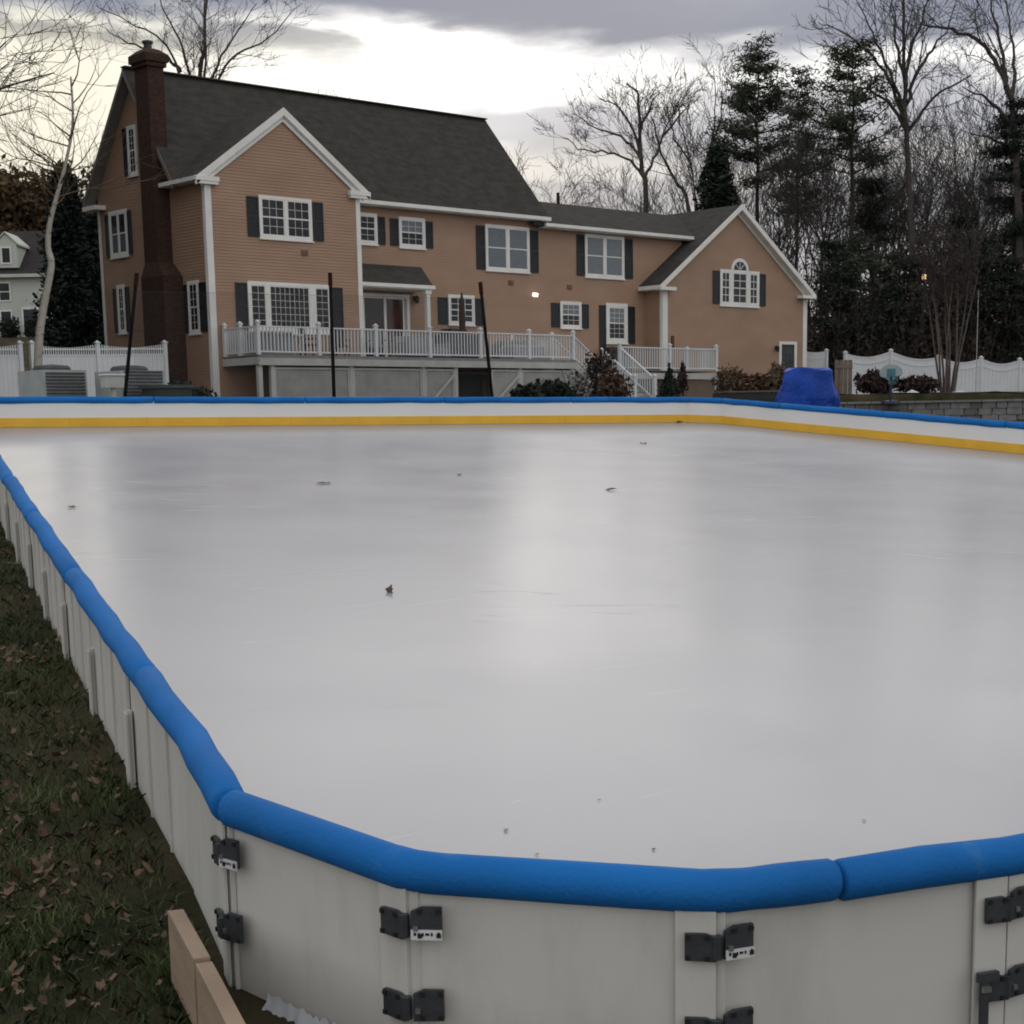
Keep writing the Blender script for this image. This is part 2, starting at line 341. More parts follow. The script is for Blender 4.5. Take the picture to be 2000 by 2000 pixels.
def shutter(P, u0, u1, z0, z1):
    mb = frame(MB(), P, u0, u1, z0, z1, .05, .021, .052); bars(mb, P, u0+.05, u1-.05, (z0+z1)/2-.04, (z0+z1)/2+.04, .021, .050)
    z = z0+.06
    while z < z1-.08:
        mb.hexa([P(u0+.05,z,.046),P(u1-.05,z,.046),P(u1-.05,z+.012,.048),P(u0+.05,z+.012,.048),P(u0+.05,z+.045,.026),P(u1-.05,z+.045,.026),P(u1-.05,z+.057,.028),P(u0+.05,z+.057,.028)]); z += .062
    bars(mb, P, u0+.05, u1-.05, z0+.05, z1-.05, .0205, .024)
    mb.build('shutter', M_SHUT, house)
two = [(0,.47),(.53,1)]; one = [(0,1)]
window(P_G1, 2.10, 4.30, 8.15, 9.57, two, grid=(3,2)); shutter(P_G1, 1.62, 2.08, 8.18, 9.50); shutter(P_G1, 4.33, 4.79, 8.18, 9.50)
# the picture window below: two narrow double-hungs beside one big grid of panes
window(P_G1, 1.50, 5.03, 5.0, 6.69, [(0,.185),(.235,.745),(.82,1)], split=False, grid=(1,1), cw=.12)
for w_ in [o for o in house.children if o.name.startswith('window')][-1:]:
    for ch in list(w_.children):
        bpy.data.objects.remove(ch)
    iu0, W_ = 1.62, 3.29
    for a, b, gr in ((0,.185,(2,6)),(.235,.745,(8,6)),(.82,1,(2,6))):
        q0, q1, r0, r1 = iu0+a*W_+.04, iu0+b*W_-.04, 5.16, 6.53; s_ = frame(MB(), P_G1, q0-.04, q1+.04, 5.12, 6.57, .04, .028, .044); nx, nz = gr
        for i in range(1, nx): u = q0+(q1-q0)*i/nx; bars(s_, P_G1, u-.006, u+.006, r0, r1, .028, .041)
        for j in range(1, nz): z = r0+(r1-r0)*j/nz; bars(s_, P_G1, q0, q1, z-.006, z+.006, .028, .040)
        s_.build('sash', M_TRIM, w_)
        for i in range(nx):
            for j in range(nz):
                bars(MB(), P_G1, q0+(q1-q0)*i/nx+.009, q0+(q1-q0)*(i+1)/nx-.009, r0+(r1-r0)*j/nz+.009, r0+(r1-r0)*(j+1)/nz-.009, .022, .027).build('pane', M_GLASS, w_)
shutter(P_G1, 1.01, 1.47, 5.05, 6.62); shutter(P_G1, 5.06, 5.52, 5.05, 6.62)
window(P_M, 7.30, 8.54, 8.43, 9.56, one, grid=(3,2)); shutter(P_M, 8.57, 8.92, 8.45, 9.47)
window(P_M, 9.58, 10.86, 8.41, 9.54, one, glass=(M_GLASS, M_BLIND), grid=(3,2)); shutter(P_M, 9.16, 9.55, 8.45, 9.45); shutter(P_M, 10.89, 11.25, 8.45, 9.45)
window(P_M, 13.95, 16.33, 7.77, 9.55, two, glass=M_BLIND, grid=(1,1)); shutter(P_M, 13.47, 13.92, 7.79, 9.47); shutter(P_M, 16.36, 16.83, 7.79, 9.47)
window(P_M2, 19.52, 21.88, 7.76, 9.52, two, glass=M_BLIND, grid=(1,1)); shutter(P_M2, 19.04, 19.49, 7.80, 9.47); shutter(P_M2, 21.91, 22.42, 7.80, 9.47)
window(P_M, 11.94, 13.30, 5.60, 6.75, one, grid=(3,2), mw=.025); shutter(P_M, 11.42, 11.9, 5.6, 6.63); shutter(P_M, 13.34, 13.72, 5.6, 6.65)
window(P_M2, 18.03, 19.26, 5.62, 6.71, one, glass=(M_GLASS, M_BLIND), grid=(3,2)); shutter(P_M2, 17.52, 18.0, 5.64, 6.63); shutter(P_M2, 19.29, 19.70, 5.64, 6.63)
window(P_M2, 20.75, 22.06, 5.06, 6.73, one, glass=(M_GLASS, M_BLIND), grid=(3,3), cw=.17); shutter(P_M2, 20.34, 20.72, 4.5, 6.63); shutter(P_M2, 22.09, 22.53, 5.05, 6.63)
# end wall windows
window(P_E, 5.12, 6.40, 7.88, 9.5, two, glass=(M_BLIND,M_GLASS), grid=(1,1), cw=.12); shutter(P_E, 4.85, 5.09, 7.9, 9.42); shutter(P_E, 6.43, 6.70, 7.9, 9.42)
window(P_E, 5.58, 6.12, 5.2, 6.91, one, grid=(2,3)); shutter(P_E, 5.28, 5.55, 5.25, 6.8); shutter(P_E, 6.15, 6.42, 5.25, 6.8)
window(P_E, 4.20, 4.80, 10.55, 12.24, one, grid=(2,3)); shutter(P_E, 4.83, 5.1, 10.6, 12.2)
window(P_E, .62, 1.32, 4.94, 6.70, one, grid=(2,3)); shutter(P_E, .16, .59, 4.98, 6.6); shutter(P_E, 1.35, 1.56, 4.98, 6.6)
# Palladian window of the right gable
window(P_G2, 27.01, 29.73, 6.78, 8.36, [(0,.21),(.31,.69),(.79,1)], grid=(2,2), cw=.13, mw=.03); shutter(P_G2, 26.53, 26.98, 6.84, 8.27); shutter(P_G2, 29.76, 30.2, 6.84, 8.27)
arch = MB(); K = 14; ang = [math.pi*i/K for i in range(K+1)]
for a, b in zip(ang, ang[1:]):
    for r0, r1 in ((.44,.60),):
        c = lambda r, t, o: P_G2(28.37+r*math.cos(t), 8.363+r*.86*math.sin(t), o)
        arch.hexa([c(r0,a,0),c(r1,a,0),c(r1,a,.06),c(r0,a,.06),c(r0,b,0),c(r1,b,0),c(r1,b,.06),c(r0,b,.06)])
for t in (math.pi/4, math.pi/2, 3*math.pi/4):
    arch.beam(P_G2(28.37+.05*math.cos(t),8.363+.05*math.sin(t),.038), P_G2(28.37+.45*math.cos(t),8.363+.39*math.sin(t),.038), .025, .02, (0,1,0))
aw = arch.build('arch_window', M_TRIM, house)
MB().poly([P_G2(28.37+.45*math.cos(t), 8.363+.39*math.sin(t), .022) for t in ang], (0,-.006,0)).build('pane', M_GLASS, aw)
# garage-side door
M_DOOR = mat('dark_door', (.02,.022,.02), .4, .2, 3)
dr = bars(MB(), P_G2, 31.38, 32.34, 2.9, 5.15, .0, .035).build('door', M_DOOR, house)
fr = MB(); bars(fr,P_G2,31.22,31.38,2.7,5.28,0,.06); bars(fr,P_G2,32.34,32.52,2.7,5.28,0,.06); bars(fr,P_G2,31.38,32.34,5.15,5.28,0,.06); fr.build('door_frame', M_TRIM, dr)
for i in range(3):
    for j in range(3): bars(MB(), P_G2, 31.50+.25*i, 31.72+.25*i, 3.95+.36*j, 4.27+.36*j, .036, .040).build('pane', M_GLASS, dr)
MB().lathe(P_G2(32.25,3.85,.07), [(.03,0),(.04,.03),(.03,.06)]).build('handle', mat('brass',(.3,.2,.08),.3,metal=1), dr)
def lantern(P, u, z):
    l = bars(MB(), P, u-.05, u+.05, z-.05, z+.12, .02, .05); l.beam(P(u,z+.1,.05), P(u,z+.1,.16), .03, .03)
    l = l.build('wall_lantern', M_SHUT, house); c = P(u, z-.16, .16)
    MB().lathe(c, [(.045,0),(.075,.02),(.085,.2),(.10,.22),(.02,.3)], 6).build('lantern_glass', mat('smoky_lantern_glass',(.03,.03,.028),.2), l)
lantern(P_G2, 30.97, 4.95); lantern(P_M, 10.27, 6.5)
# vents on the gable and the main wall
for P, u, z in ((P_G1, 3.94, 7.75), (P_M, 15.3, 7.34), (P_M2, 18.6, 7.3)):
    b = bars(MB(), P, u-.13, u+.13, z-.09, z+.09, .0, .05); [bars(b, P, u-.11, u+.11, z-.06+.045*k, z-.04+.045*k, .05, .065) for k in range(3)]
    b.build('dryer_vent', mat('tan_vent',(.20,.12,.08),.6), house)
# lit floodlight
fl = bars(MB(), P_M, 16.43, 16.62, 6.86, 6.98, .02, .08).build('floodlight', M_TRIM, house)
MB().obox(P_M(16.53,6.90,.13), (.12,0,0), (0,.05,.02), (0,-.02,.07)).build('lit_lens', mat('lit_lamp',(1.0,.88,.78),.4,.02,emit=1.0), fl)
# slider under its own porch roof
sl_ = bars(MB(), P_M, 7.70, 9.98, 4.2, 6.65, 0, .02); 
sl_ = frame(MB(), P_M, 7.62, 9.98, 4.14, 6.65, .14, 0, .06).build('sliding_door', M_TRIM, house)
M_REDD = mat('dim_red_interior', (.055,.018,.012), .12, .5, 2)
for u0, u1, mt in ((7.80,8.74,mat('brown_glass',(.022,.013,.009),.1,.3)), (8.84,9.66,M_REDD)):
    frame(MB(), P_M, u0-.05, u1+.05, 4.25, 6.53, .06, .022, .05).build('door_frame', M_TRIM, sl_); bars(MB(), P_M, u0, u1, 4.3, 6.48, .024, .030).build('pane', mt, sl_)
bars(MB(), P_M, 9.7, 9.84, 4.28, 6.5, .021, .04).build('curtain', mat('curtain',(.4,.36,.33),.8), sl_)
pr = slab([(6.45,1.72,7.72),(10.62,1.72,7.72),(10.3,.62,6.92),(6.45,.62,6.92)], 'porch_roof', .1)
MB().box((6.45,.55,6.80),(10.34,.62,6.93)).build('fascia', M_TRIM, pr); MB().box((6.45,.62,6.76),(10.3,1.71,6.80)).build('soffit', M_TRIM, pr)
MB().box((10.0,.66,4.12),(10.16,.82,6.76)).build('porch_post', M_TRIM, pr); MB().box((9.93,.63,6.62),(10.22,.86,6.76)).build('post_cap', M_TRIM, pr)
MB().box((20.3,4.1,11.0),(20.4,4.2,11.5)).build('vent_pipe', M_DARK, house)
# dark bulkhead under the tall window
MB().box((20.35,1.15,3.3),(21.75,1.70,4.85)).build('bulkhead_box', mat('dark_green_panel',(.03,.036,.032),.6), house)

# ------------------------------------------------------------------ decks
BAL = MB().box((-.019,-.019,0),(.019,.019,.78)).mesh('baluster', M_WHITE)
def railing(parent, p, q, z, posts=True, step=.145):
    """level railing between two posts at p and q (x,y); z = deck floor"""
    p, q = V((*p, z)), V((*q, z)); d = (q-p); n = d.normalized()
    for h, w, t in ((.92,.08,.05),(.10,.05,.05)):
        MB().beam(p+n*.06+V((0,0,h)), q-n*.06+V((0,0,h)), w, t).build('rail', M_WHITE, parent)
    k = max(1, round((d.length-.12)/step))
    for i in range(1, k): link('baluster', BAL, parent, loc=p+n*(.06+(d.length-.12)*i/k)+V((0,0,.12)))
POST = MB().box((-.06,-.06,0),(.06,.06,1.03)).box((-.08,-.08,1.03),(.08,.08,1.07)).hexa([(-.06,-.06,1.07),(.06,-.06,1.07),(.06,.06,1.07),(-.06,.06,1.07),(-.02,-.02,1.13),(.02,-.02,1.13),(.02,.02,1.13),(-.02,.02,1.13)]).mesh('post', M_WHITE)
def stairs(parent, x0, x1, y0, z0, n, run=.27, rise=.185):
    for i in range(n):
        y = y0-run*i; z = z0-rise*(i+1)
        MB().box((x0,y-run-.02,z-.04),(x1,y,z)).build('step', M_DECK, parent); MB().box((x0+.02,y-.03,z),(x1-.02,y,z+rise-.042)).build('riser', M_RIM, parent)
    for x in (x0-.02, x1+.02):
        a, b = V((x,y0,z0-.15)), V((x,y0-run*n,z0-.15-rise*n)); MB().beam(a, b, .05, .28).build('stringer', M_RIM, parent)
        for h, w in ((.95,.08),(.14,.05)): MB().beam(V((x,y0-.05,z0+h-.1)), V((x,y0-run*n+.05,z0+h-.1-rise*(n-.3))), w, .05).build('rail', M_WHITE, parent)
        for i in range(1, n*2): link('baluster', BAL, parent, loc=(x, y0-run*i/2, z0+.05-rise*i/2))
        link('post', POST, parent, loc=(x, y0-run*n, z0-rise*n-.06))
def stairs_x(parent, x0, y0, y1, z0, n, run=.27, rise=.185):
    for i in range(n):
        x = x0+run*i; z = z0-rise*(i+1)
        MB().box((x,y0,z-.04),(x+run+.02,y1,z)).build('step', M_DECK, parent); MB().box((x,y0+.02,z),(x+.03,y1-.02,z+rise-.042)).build('riser', M_RIM, parent)
    for y in (y0-.02, y1+.02):
        MB().beam((x0,y,z0-.15),(x0+run*n,y,z0-.15-rise*n), .05, .28).build('stringer', M_RIM, parent)
        for h in (.85,.04): MB().beam((x0+.05,y,z0+h),(x0+run*n-.05,y,z0+h-rise*(n-.3)), .08, .05).build('rail', M_WHITE, parent)
        for i in range(1, n*2): link('baluster', BAL, parent, loc=(x0+run*i/2, y, z0+.05-rise*i/2))
        link('post', POST, parent, loc=(x0+run*n, y, z0-rise*n-.06))
DZ = 4.12
deck = thing('deck', 'long raised deck with white balustrade and lattice skirt along the back of the tan house', 'deck', (7.7, -1.0, 2.4))
x = .42; nb = 0
while x < 15.0:                                   # floor boards run out from the house
    MB().box((x,-2.12,DZ-.03),(min(x+.137,15.04),(-.03 if x < 6.2 else 1.70),DZ)).build('plank', M_DECK, deck); x += .142; nb += 1
MB().box((.40,-2.20,3.78),(15.08,-2.15,4.01)).build('rim_board', M_RIM, deck); MB().box((.40,-2.165,4.01),(15.08,-2.13,4.09)).build('joist_band', M_DECK, deck)
MB().box((.36,-2.15,3.80),(.41,-.03,4.05)).build('rim_board', M_RIM, deck); MB().box((15.05,-2.15,3.80),(15.1,1.70,4.05)).build('rim_board', M_RIM, deck)
px_ = [.45, 2.91, 5.355, 7.80, 10.22, 12.68, 15.02]
for xx in px_: link('post', POST, deck, loc=(xx,-2.10,DZ))
for a, b in zip(px_[:-1], px_[1:]):
    railing(deck, (a,-2.10), (b,-2.10), DZ)
for yy in (-1.05, -.1): link('post', POST, deck, loc=(.45,yy,DZ))
railing(deck, (.45,-1.05), (.45,-2.10), DZ); railing(deck, (.45,-.1), (.45,-1.05), DZ)
for yy in (-.9, 1.45): link('post', POST, deck, loc=(15.02,yy,DZ))
railing(deck, (15.02,1.45), (15.02,-.9), DZ)
stairs_x(deck, 15.1, -2.05, -.95, DZ, 8)
for xx in (.48, .98, 4.25, 7.47, 9.0, 12.2, 15.0): MB().box((xx-.08,-2.12,2.1),(xx+.08,-1.98,3.78)).build('support_post', M_RIM, deck)
M_LAT = mat('grey_lattice', (.37,.37,.345), .7, .12, 2)
for a, b in ((.06+.98,4.17),(4.33,7.39),(7.55,8.92),(10.75,12.12),(12.28,14.92)):
    l = MB(); x = a
    while x < b: l.box((x,-2.06,2.15),(min(x+.045,b),-2.05,3.70)); x += .075
    z = 2.2
    while z < 3.68: l.box((a,-2.075,z),(b,-2.062,z+.045)); z += .075
    l.build('lattice', M_LAT, deck, kind='stuff'); frame(MB(), lambda u, zz, o: V((u,-2.05-o,zz)), a, b, 2.15, 3.72, .07, .03, .05).build('lattice_frame', M_RIM, deck)
for a, b in (((7.85,-2.13,2.6),(8.88,-2.13,3.5)), ((11.0,-2.13,2.6),(12.1,-2.13,3.5))): MB().beam(a, b, .03, .10, (0,0,1)).build('brace', M_RIM, deck)
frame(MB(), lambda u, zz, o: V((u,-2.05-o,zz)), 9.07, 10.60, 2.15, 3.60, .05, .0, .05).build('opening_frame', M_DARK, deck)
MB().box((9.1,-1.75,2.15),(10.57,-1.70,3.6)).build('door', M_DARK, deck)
MB().box((.5,1.55,2.1),(15,1.6,4.0)).build('foundation_wall', mat('dark_concrete',(.10,.10,.09),.9), deck) if False else None
DZ2 = 3.80
deck2 = thing('deck', 'small white railed side deck with steps in the corner beside the right gable', 'deck', (21.5, -.6, 2.4))
x = 17.6
while x < 24.6:
    MB().box((x,-1.16,DZ2-.03),(min(x+.137,24.68),(1.70 if x < 23.0 else .70),DZ2)).build('plank', M_DECK, deck2); x += .142
MB().box((17.55,-1.24,3.45),(24.75,-1.19,3.70)).build('rim_board', M_RIM, deck2); MB().box((24.68,-1.19,3.47),(24.73,.7,3.72)).build('rim_board', M_RIM, deck2)
for xx in (18.64, 21.65, 24.62): link('post', POST, deck2, loc=(xx,-1.12,DZ2))
railing(deck2, (18.64,-1.12), (21.65,-1.12), DZ2); railing(deck2, (21.65,-1.12), (24.62,-1.12), DZ2)
link('post', POST, deck2, loc=(24.62,.55,DZ2)); railing(deck2, (24.62,.55), (24.62,-1.12), DZ2)
stairs(deck2, 17.45, 18.58, -1.2, DZ2, 7)
for xx in (17.65, 21.6, 24.6): MB().box((xx-.07,-1.14,2.1),(xx+.07,-1.02,3.46)).build('support_post', M_RIM, deck2)
for a, b in ((18.8,21.5),(21.7,24.5)):
    l = MB(); x = a
    while x < b: l.box((x,-1.07,2.15),(min(x+.05,b),-1.06,3.44)); x += .085
    l.build('lattice', mat('brown_lattice',(.12,.10,.075),.8), deck2, kind='stuff')

# deck furniture
M_COV = mat('grey_cover', (.24,.25,.25), .8, .12, 1.5, .3, 8); M_BLK = mat('black_cover', (.018,.018,.020), .6, .2, 3, .3, 10)
def soft_box(a, b, taper=.04, bulge=.02):
    (x0,y0,z0),(x1,y1,z1) = a, b; t = taper
    return MB().hexa([(x0-bulge,y0-bulge,z0),(x1+bulge,y0-bulge,z0),(x1+bulge,y1+bulge,z0),(x0-bulge,y1+bulge,z0),(x0,y0,z1-t),(x1,y0,z1-t),(x1,y1,z1-t),(x0,y1,z1-t)]).hexa([(x0,y0,z1-t),(x1,y0,z1-t),(x1,y1,z1-t),(x0,y1,z1-t),(x0+t,y0+t,z1),(x1-t,y0+t,z1),(x1-t,y1-t,z1),(x0+t,y1-t,z1)])
t = thing('storage_bench', 'pale grey storage bench behind the left end of the long deck balustrade', 'bench', (1.4,-1.3,DZ))
MB().box((.75,-1.75,DZ+.01),(2.05,-.95,DZ+.72)).build('body', M_COV, t); MB().box((.71,-1.79,DZ+.72),(2.09,-.91,DZ+.79)).build('lid', mat('pale_lid',(.36,.37,.37),.6), t)
t = thing('table', 'small white patio table beside the storage bench on the long deck', 'table', (2.45,-1.1,DZ))
MB().box((2.15,-1.4,DZ+.70),(2.8,-.8,DZ+.75)).build('tabletop', M_WHITE, t)
for a in (2.2,2.75):
    for b in (-1.35,-.85): MB().box((a-.02,b-.02,DZ),(a+.02,b+.02,DZ+.70)).build('leg', M_WHITE, t)
def chair(x, y, rz, label, mt):
    c, s_ = math.cos(rz), math.sin(rz); Q = lambda a, b, z: V((x+a*c-b*s_, y+a*s_+b*c, DZ+z)); H = lambda a, b, z: (V((a*c,a*s_,0)), V((-b*s_,b*c,0)), V((0,0,z)))
    t = thing('patio_chair', label, 'chair', (x,y,DZ), 'patio chairs on the long deck')
    MB().obox(Q(0,0,.42), *H(.26,.26,.035)).build('seat', mt, t); MB().obox(Q(0,.26,.72), *H(.26,.03,.27)).build('backrest', mt, t)
    for a in (-.23,.23):
        for b in (-.23,.23): MB().obox(Q(a,b,.195), *H(.02,.02,.195)).build('leg', M_BLK, t)
        MB().obox(Q(a*1.15,0,.62), *H(.025,.25,.02)).build('armrest', M_BLK, t)
chair(3.35,-.9,.6,'dark patio chair next to the small white table on the deck',M_BLK); chair(6.3,-.9,-.4,'grey patio chair in front of the glass sliding door',M_COV); chair(5.0,-.5,2.2,'dark patio chair near the corner board on the deck',M_BLK)
t = thing('patio_sofa', 'low grey cushioned patio sofa on the deck under the porch roof', 'sofa', (8.6,-.6,DZ))
MB().box((7.7,-1.1,DZ+.1),(9.5,-.3,DZ+.42)).build('seat', M_COV, t); MB().box((7.7,-.3,DZ+.1),(9.5,-.12,DZ+.85)).build('backrest', M_COV, t)
for a in (7.58,9.5): MB().box((a,-1.1,DZ+.1),(a+.12,-.12,DZ+.6)).build('armrest', M_COV, t)
t = thing('covered_grill', 'long black covered outdoor kitchen below the small square window', 'grill', (11.6,.9,DZ))
soft_box((10.7,.5,DZ),(12.6,1.3,DZ+1.02)).build('cover', M_BLK, t); soft_box((11.1,.6,DZ+1.02),(11.9,1.25,DZ+1.25)).build('hood', M_BLK, t)
t = thing('covered_furniture', 'lumpy grey covered furniture at the right end of the long deck', 'cover', (13.8,-.5,DZ))
soft_box((13.0,-.9,DZ),(14.6,-.1,DZ+.62),.1).build('cover', M_COV, t); soft_box((13.2,.0,DZ),(14.7,.6,DZ+.8),.1).build('back_cover', mat('mid_grey_cover',(.12,.12,.12),.8), t)
t = thing('patio_umbrella', 'closed brown patio umbrella standing left of the small square window', 'umbrella', (11.0,-.2,DZ))
MB().tube([(11.0,-.2,DZ),(11.0,-.2,DZ+2.5)],.022).build('pole', M_BLK, t); MB().tube([(11.0,-.2,DZ+.9),(11.0,-.2,DZ+1.5),(11.0,-.2,DZ+2.1),(11.0,-.2,DZ+2.55)],[.10,.13,.10,.02],9).build('canopy', mat('brown_canvas',(.05,.028,.018),.8,.2,5), t); MB().lathe((11.0,-.2,DZ),[(.25,0),(.25,.05),(.05,.1)]).build('base', M_BLK, t)
t = thing('flag_post', 'slim rusty garden post on the small deck against the right gable wall', 'post', (23.4,.3,DZ2))
MB().tube([(23.4,.3,DZ2),(23.4,.3,DZ2+1.35)],.02).build('pole', mat('rust',(.10,.045,.025),.8), t); MB().box((23.33,.26,DZ2+1.0),(23.47,.34,DZ2+1.55)).build('finial', mat('rust',(.1,.04,.02)), t)

# ------------------------------------------------------------------ rink
M_BRD = mat('white_board_plastic', (.56,.546,.50), .5, .04, 1.2, .05, 6)
def dirty(mt, colr, amt, scale, st, lo, hi):
    nt = mt.node_tree; L = nt.links; b = nt.nodes['Principled BSDF']; old = b.inputs['Base Color'].links[0].from_socket
    tc = nt.nodes.new('ShaderNodeTexCoord'); mp = nt.nodes.new('ShaderNodeMapping'); mp.inputs['Scale'].default_value = st; nz = nt.nodes.new('ShaderNodeTexNoise'); nz.inputs['Scale'].default_value = scale; nz.inputs['Detail'].default_value = 7; nz.inputs['Roughness'].default_value = .62
    mr = nt.nodes.new('ShaderNodeMapRange'); mr.inputs[1].default_value = lo; mr.inputs[2].default_value = hi; mr.inputs[4].default_value = amt; mx = nt.nodes.new('ShaderNodeMix'); mx.data_type = 'RGBA'
    L.new(tc.outputs['Object'], mp.inputs[0]); L.new(mp.outputs[0], nz.inputs['Vector']); L.new(nz.outputs[0], mr.inputs[0]); L.new(mr.outputs[0], mx.inputs[0]); L.new(old, mx.inputs[6]); mx.inputs[7].default_value = (*colr,1); L.new(mx.outputs[2], b.inputs['Base Color']); return mt
dirty(M_BRD, (.26,.235,.19), .35, 3.0, (1.5,1.5,.5), .52, .80); dirty(M_BRD, (.54,.535,.51), .5, 14.0, (.25,.25,2.5), .64, .72)
M_FOAM = mat('blue_foam', (.012,.140,.42), .75, .13, 2.2, .2, 90, .12)
M_YEL = mat('yellow_kick_strip', (.80,.45,.035), .45, .06, 3)
M_BRK = mat('charcoal_bracket', (.035,.038,.042), .5, .15, 12, .1, 60)
M_BOLT = mat('bolt_steel', (.35,.35,.34), .35, .1, 9, metal=.8)
rink = thing('ice_rink', 'white panelled backyard ice rink with blue foam rail caps and a yellow kick strip', 'rink boards', (-28.7,-45.3,.2))
def RP(x, y, h=0.0): return V((x, y, rail_z(x, y)+h))
left = [(-20.75,-25.96),(-22.35,-30.1),(-24.60,-35.36),(-26.90,-40.94),(-27.85,-43.28),(-28.40,-44.65),(-28.71,-45.355)]
corner = [(-28.71,-45.355),(-28.664,-46.08),(-28.196,-46.638),(-27.419,-46.922)]
near = [(-27.419,-46.922),(-24.8,-47.62),(-20.0,-48.9),(-13.4,-50.66)]
nr = [(-13.4,-50.66),(-12.6,-50.55),(-12.15,-50.0)]
right = [(-12.15,-50.0),(-11.55,-46.6),(-10.6,-41.8),(-9.56,-36.34),(-8.36,-29.7)]
farr = [(-8.36,-29.7),(-8.72,-29.2)]
far = [(-8.72,-29.2),(-14.8,-27.60),(-20.3,-26.08),(-20.75,-25.96)]
def along(pts, step):
    out = []
    for a, b in zip(pts[:-1], pts[1:]):
        a, b = V((*a,0)), V((*b,0)); k = max(1, round((b-a).length/step)); out += [tuple((a+(b-a)*i/k)[:2]) for i in range(k)]
    return out + [pts[-1]]
path = along(left,1.2)[:-1] + along(corner,5)[:-1] + along(near,1.2)[:-1] + along(nr,5)[:-1] + along(right,1.2)[:-1] + along(farr,5)[:-1] + along(far,1.2)[:-1]
NP = len(path); cx_ = sum(p[0] for p in path)/NP; cy_ = sum(p[1] for p in path)/NP
# ice sheet
ice_me = MB()
top = [RP(x, y, ICE) for x, y in path]; bot = [p-V((0,0,.06)) for p in top]; c = V((cx_,cy_,rail_z(cx_,cy_)+ICE))
n = NP; ice_me.v = [tuple(p) for p in top]+[tuple(c)]; ice_me.f = [((i+1)%n, i, n) for i in range(n)]
def ice_material():
    mt = bpy.data.materials.new('skating_ice'); mt.use_nodes = True; nt = mt.node_tree; N = nt.nodes; L = nt.links; b = N['Principled BSDF']
    tc = N.new('ShaderNodeTexCoord')
    def nz(scale, detail, stretch=(1,1,1), rot=0.0, dist=0.0):
        mp = N.new('ShaderNodeMapping'); mp.inputs['Scale'].default_value = stretch; mp.inputs['Rotation'].default_value = (0,0,rot); L.new(tc.outputs['Object'], mp.inputs[0])
        q = N.new('ShaderNodeTexNoise'); q.inputs['Scale'].default_value = scale; q.inputs['Detail'].default_value = detail; q.inputs['Distortion'].default_value = dist; L.new(mp.outputs[0], q.inputs['Vector']); return q.outputs[0]
    def ramp(s, p0, p1, c0, c1):
        r = N.new('ShaderNodeValToRGB'); r.color_ramp.elements[0].position = p0; r.color_ramp.elements[1].position = p1; r.color_ramp.elements[0].color = (*c0,1); r.color_ramp.elements[1].color = (*c1,1); L.new(s, r.inputs[0]); return r.outputs[0]
    base = ramp(nz(.35, 5, dist=.6), .35, .7, (.316,.322,.344), (.338,.343,.362))
    def over(base, fac, colr):
        mx = N.new('ShaderNodeMix'); mx.data_type = 'RGBA'; L.new(fac, mx.inputs[0]); L.new(base, mx.inputs[6]); mx.inputs[7].default_value = (*colr,1); return mx.outputs[2]
    scr = ramp(nz(2.2, 4, (.5,4,1), .9, .8), .70, .78, (0,0,0), (.45,.45,.45)); base = over(base, scr, (.46,.48,.50))
    sc2 = ramp(nz(2.0, 3, (.35,5,1), -.7, .5), .72, .77, (0,0,0), (.4,.4,.4)); base = over(base, sc2, (.46,.48,.50))
    drk = ramp(nz(1.3, 5, (1,1.6,1), .2, 1.0), .62, .78, (0,0,0), (.3,.3,.3)); base = over(base, drk, (.27,.275,.28))
    L.new(base, b.inputs['Base Color'])
    rg = ramp(nz(.8, 4), .3, .7, (.21,)*3, (.26,)*3); L.new(rg, b.inputs['Roughness'])
    b.inputs['IOR'].default_value = 1.31; b.inputs['Specular IOR Level'].default_value = .19
    bp = N.new('ShaderNodeBump'); bp.inputs['Strength'].default_value = .05; bp.inputs['Distance'].default_value = .01; L.new(nz(2.2, 5), bp.inputs['Height']); L.new(bp.outputs[0], b.inputs['Normal'])
    return mt
ice = ice_me.build('ice', ice_material()); ice['kind'] = 'structure'
rk = np.random.RandomState(21); sv = []; sf = []
for cx0, cy0 in [(-22.25, -34.43), (-22.83, -34.78), (-22.74, -36.12), (-16.48, -37.72), (-13.61, -34.44), (-13.97, -35.76), (-19.56, -42.14), (-16.77, -40.37), (-23.97, -41.47), (-24.07, -41.98), (-24.64, -39.74), (-25.33, -38.25), (-14.68, -33.65), (-19.12, -35.64), (-19.21, -39.39)]:
    for k in range(rk.randint(4,9)):
        p = np.array([cx0,cy0])+rk.normal(size=2)*np.array([.35,.3]); an = -.74+rk.normal()*.35; L_ = rk.uniform(.08,.34); w = rk.uniform(.0016,.0042); bend = rk.normal()*.12; n0 = len(sv)
        for i in range(5):
            t = (i/4-.5)*2; q = p+np.array([math.cos(an),math.sin(an)])*L_*t+np.array([-math.sin(an),math.cos(an)])*bend*L_*t*t; ww = w*(1.05-abs(t))
            for sg in (-1,1): x, y = q+np.array([-math.sin(an),math.cos(an)])*ww*sg; sv.append((x, y, rail_z(x,y)+ICE+.0012))
        sf += [(n0+2*i, n0+2*i+1, n0+2*i+3, n0+2*i+2) for i in range(4)]
o = npmesh('skate_scratches', mat('scratched_white_ice', (.74,.75,.77), .5, .12, 20), sv, sf); o['kind'] = 'stuff'
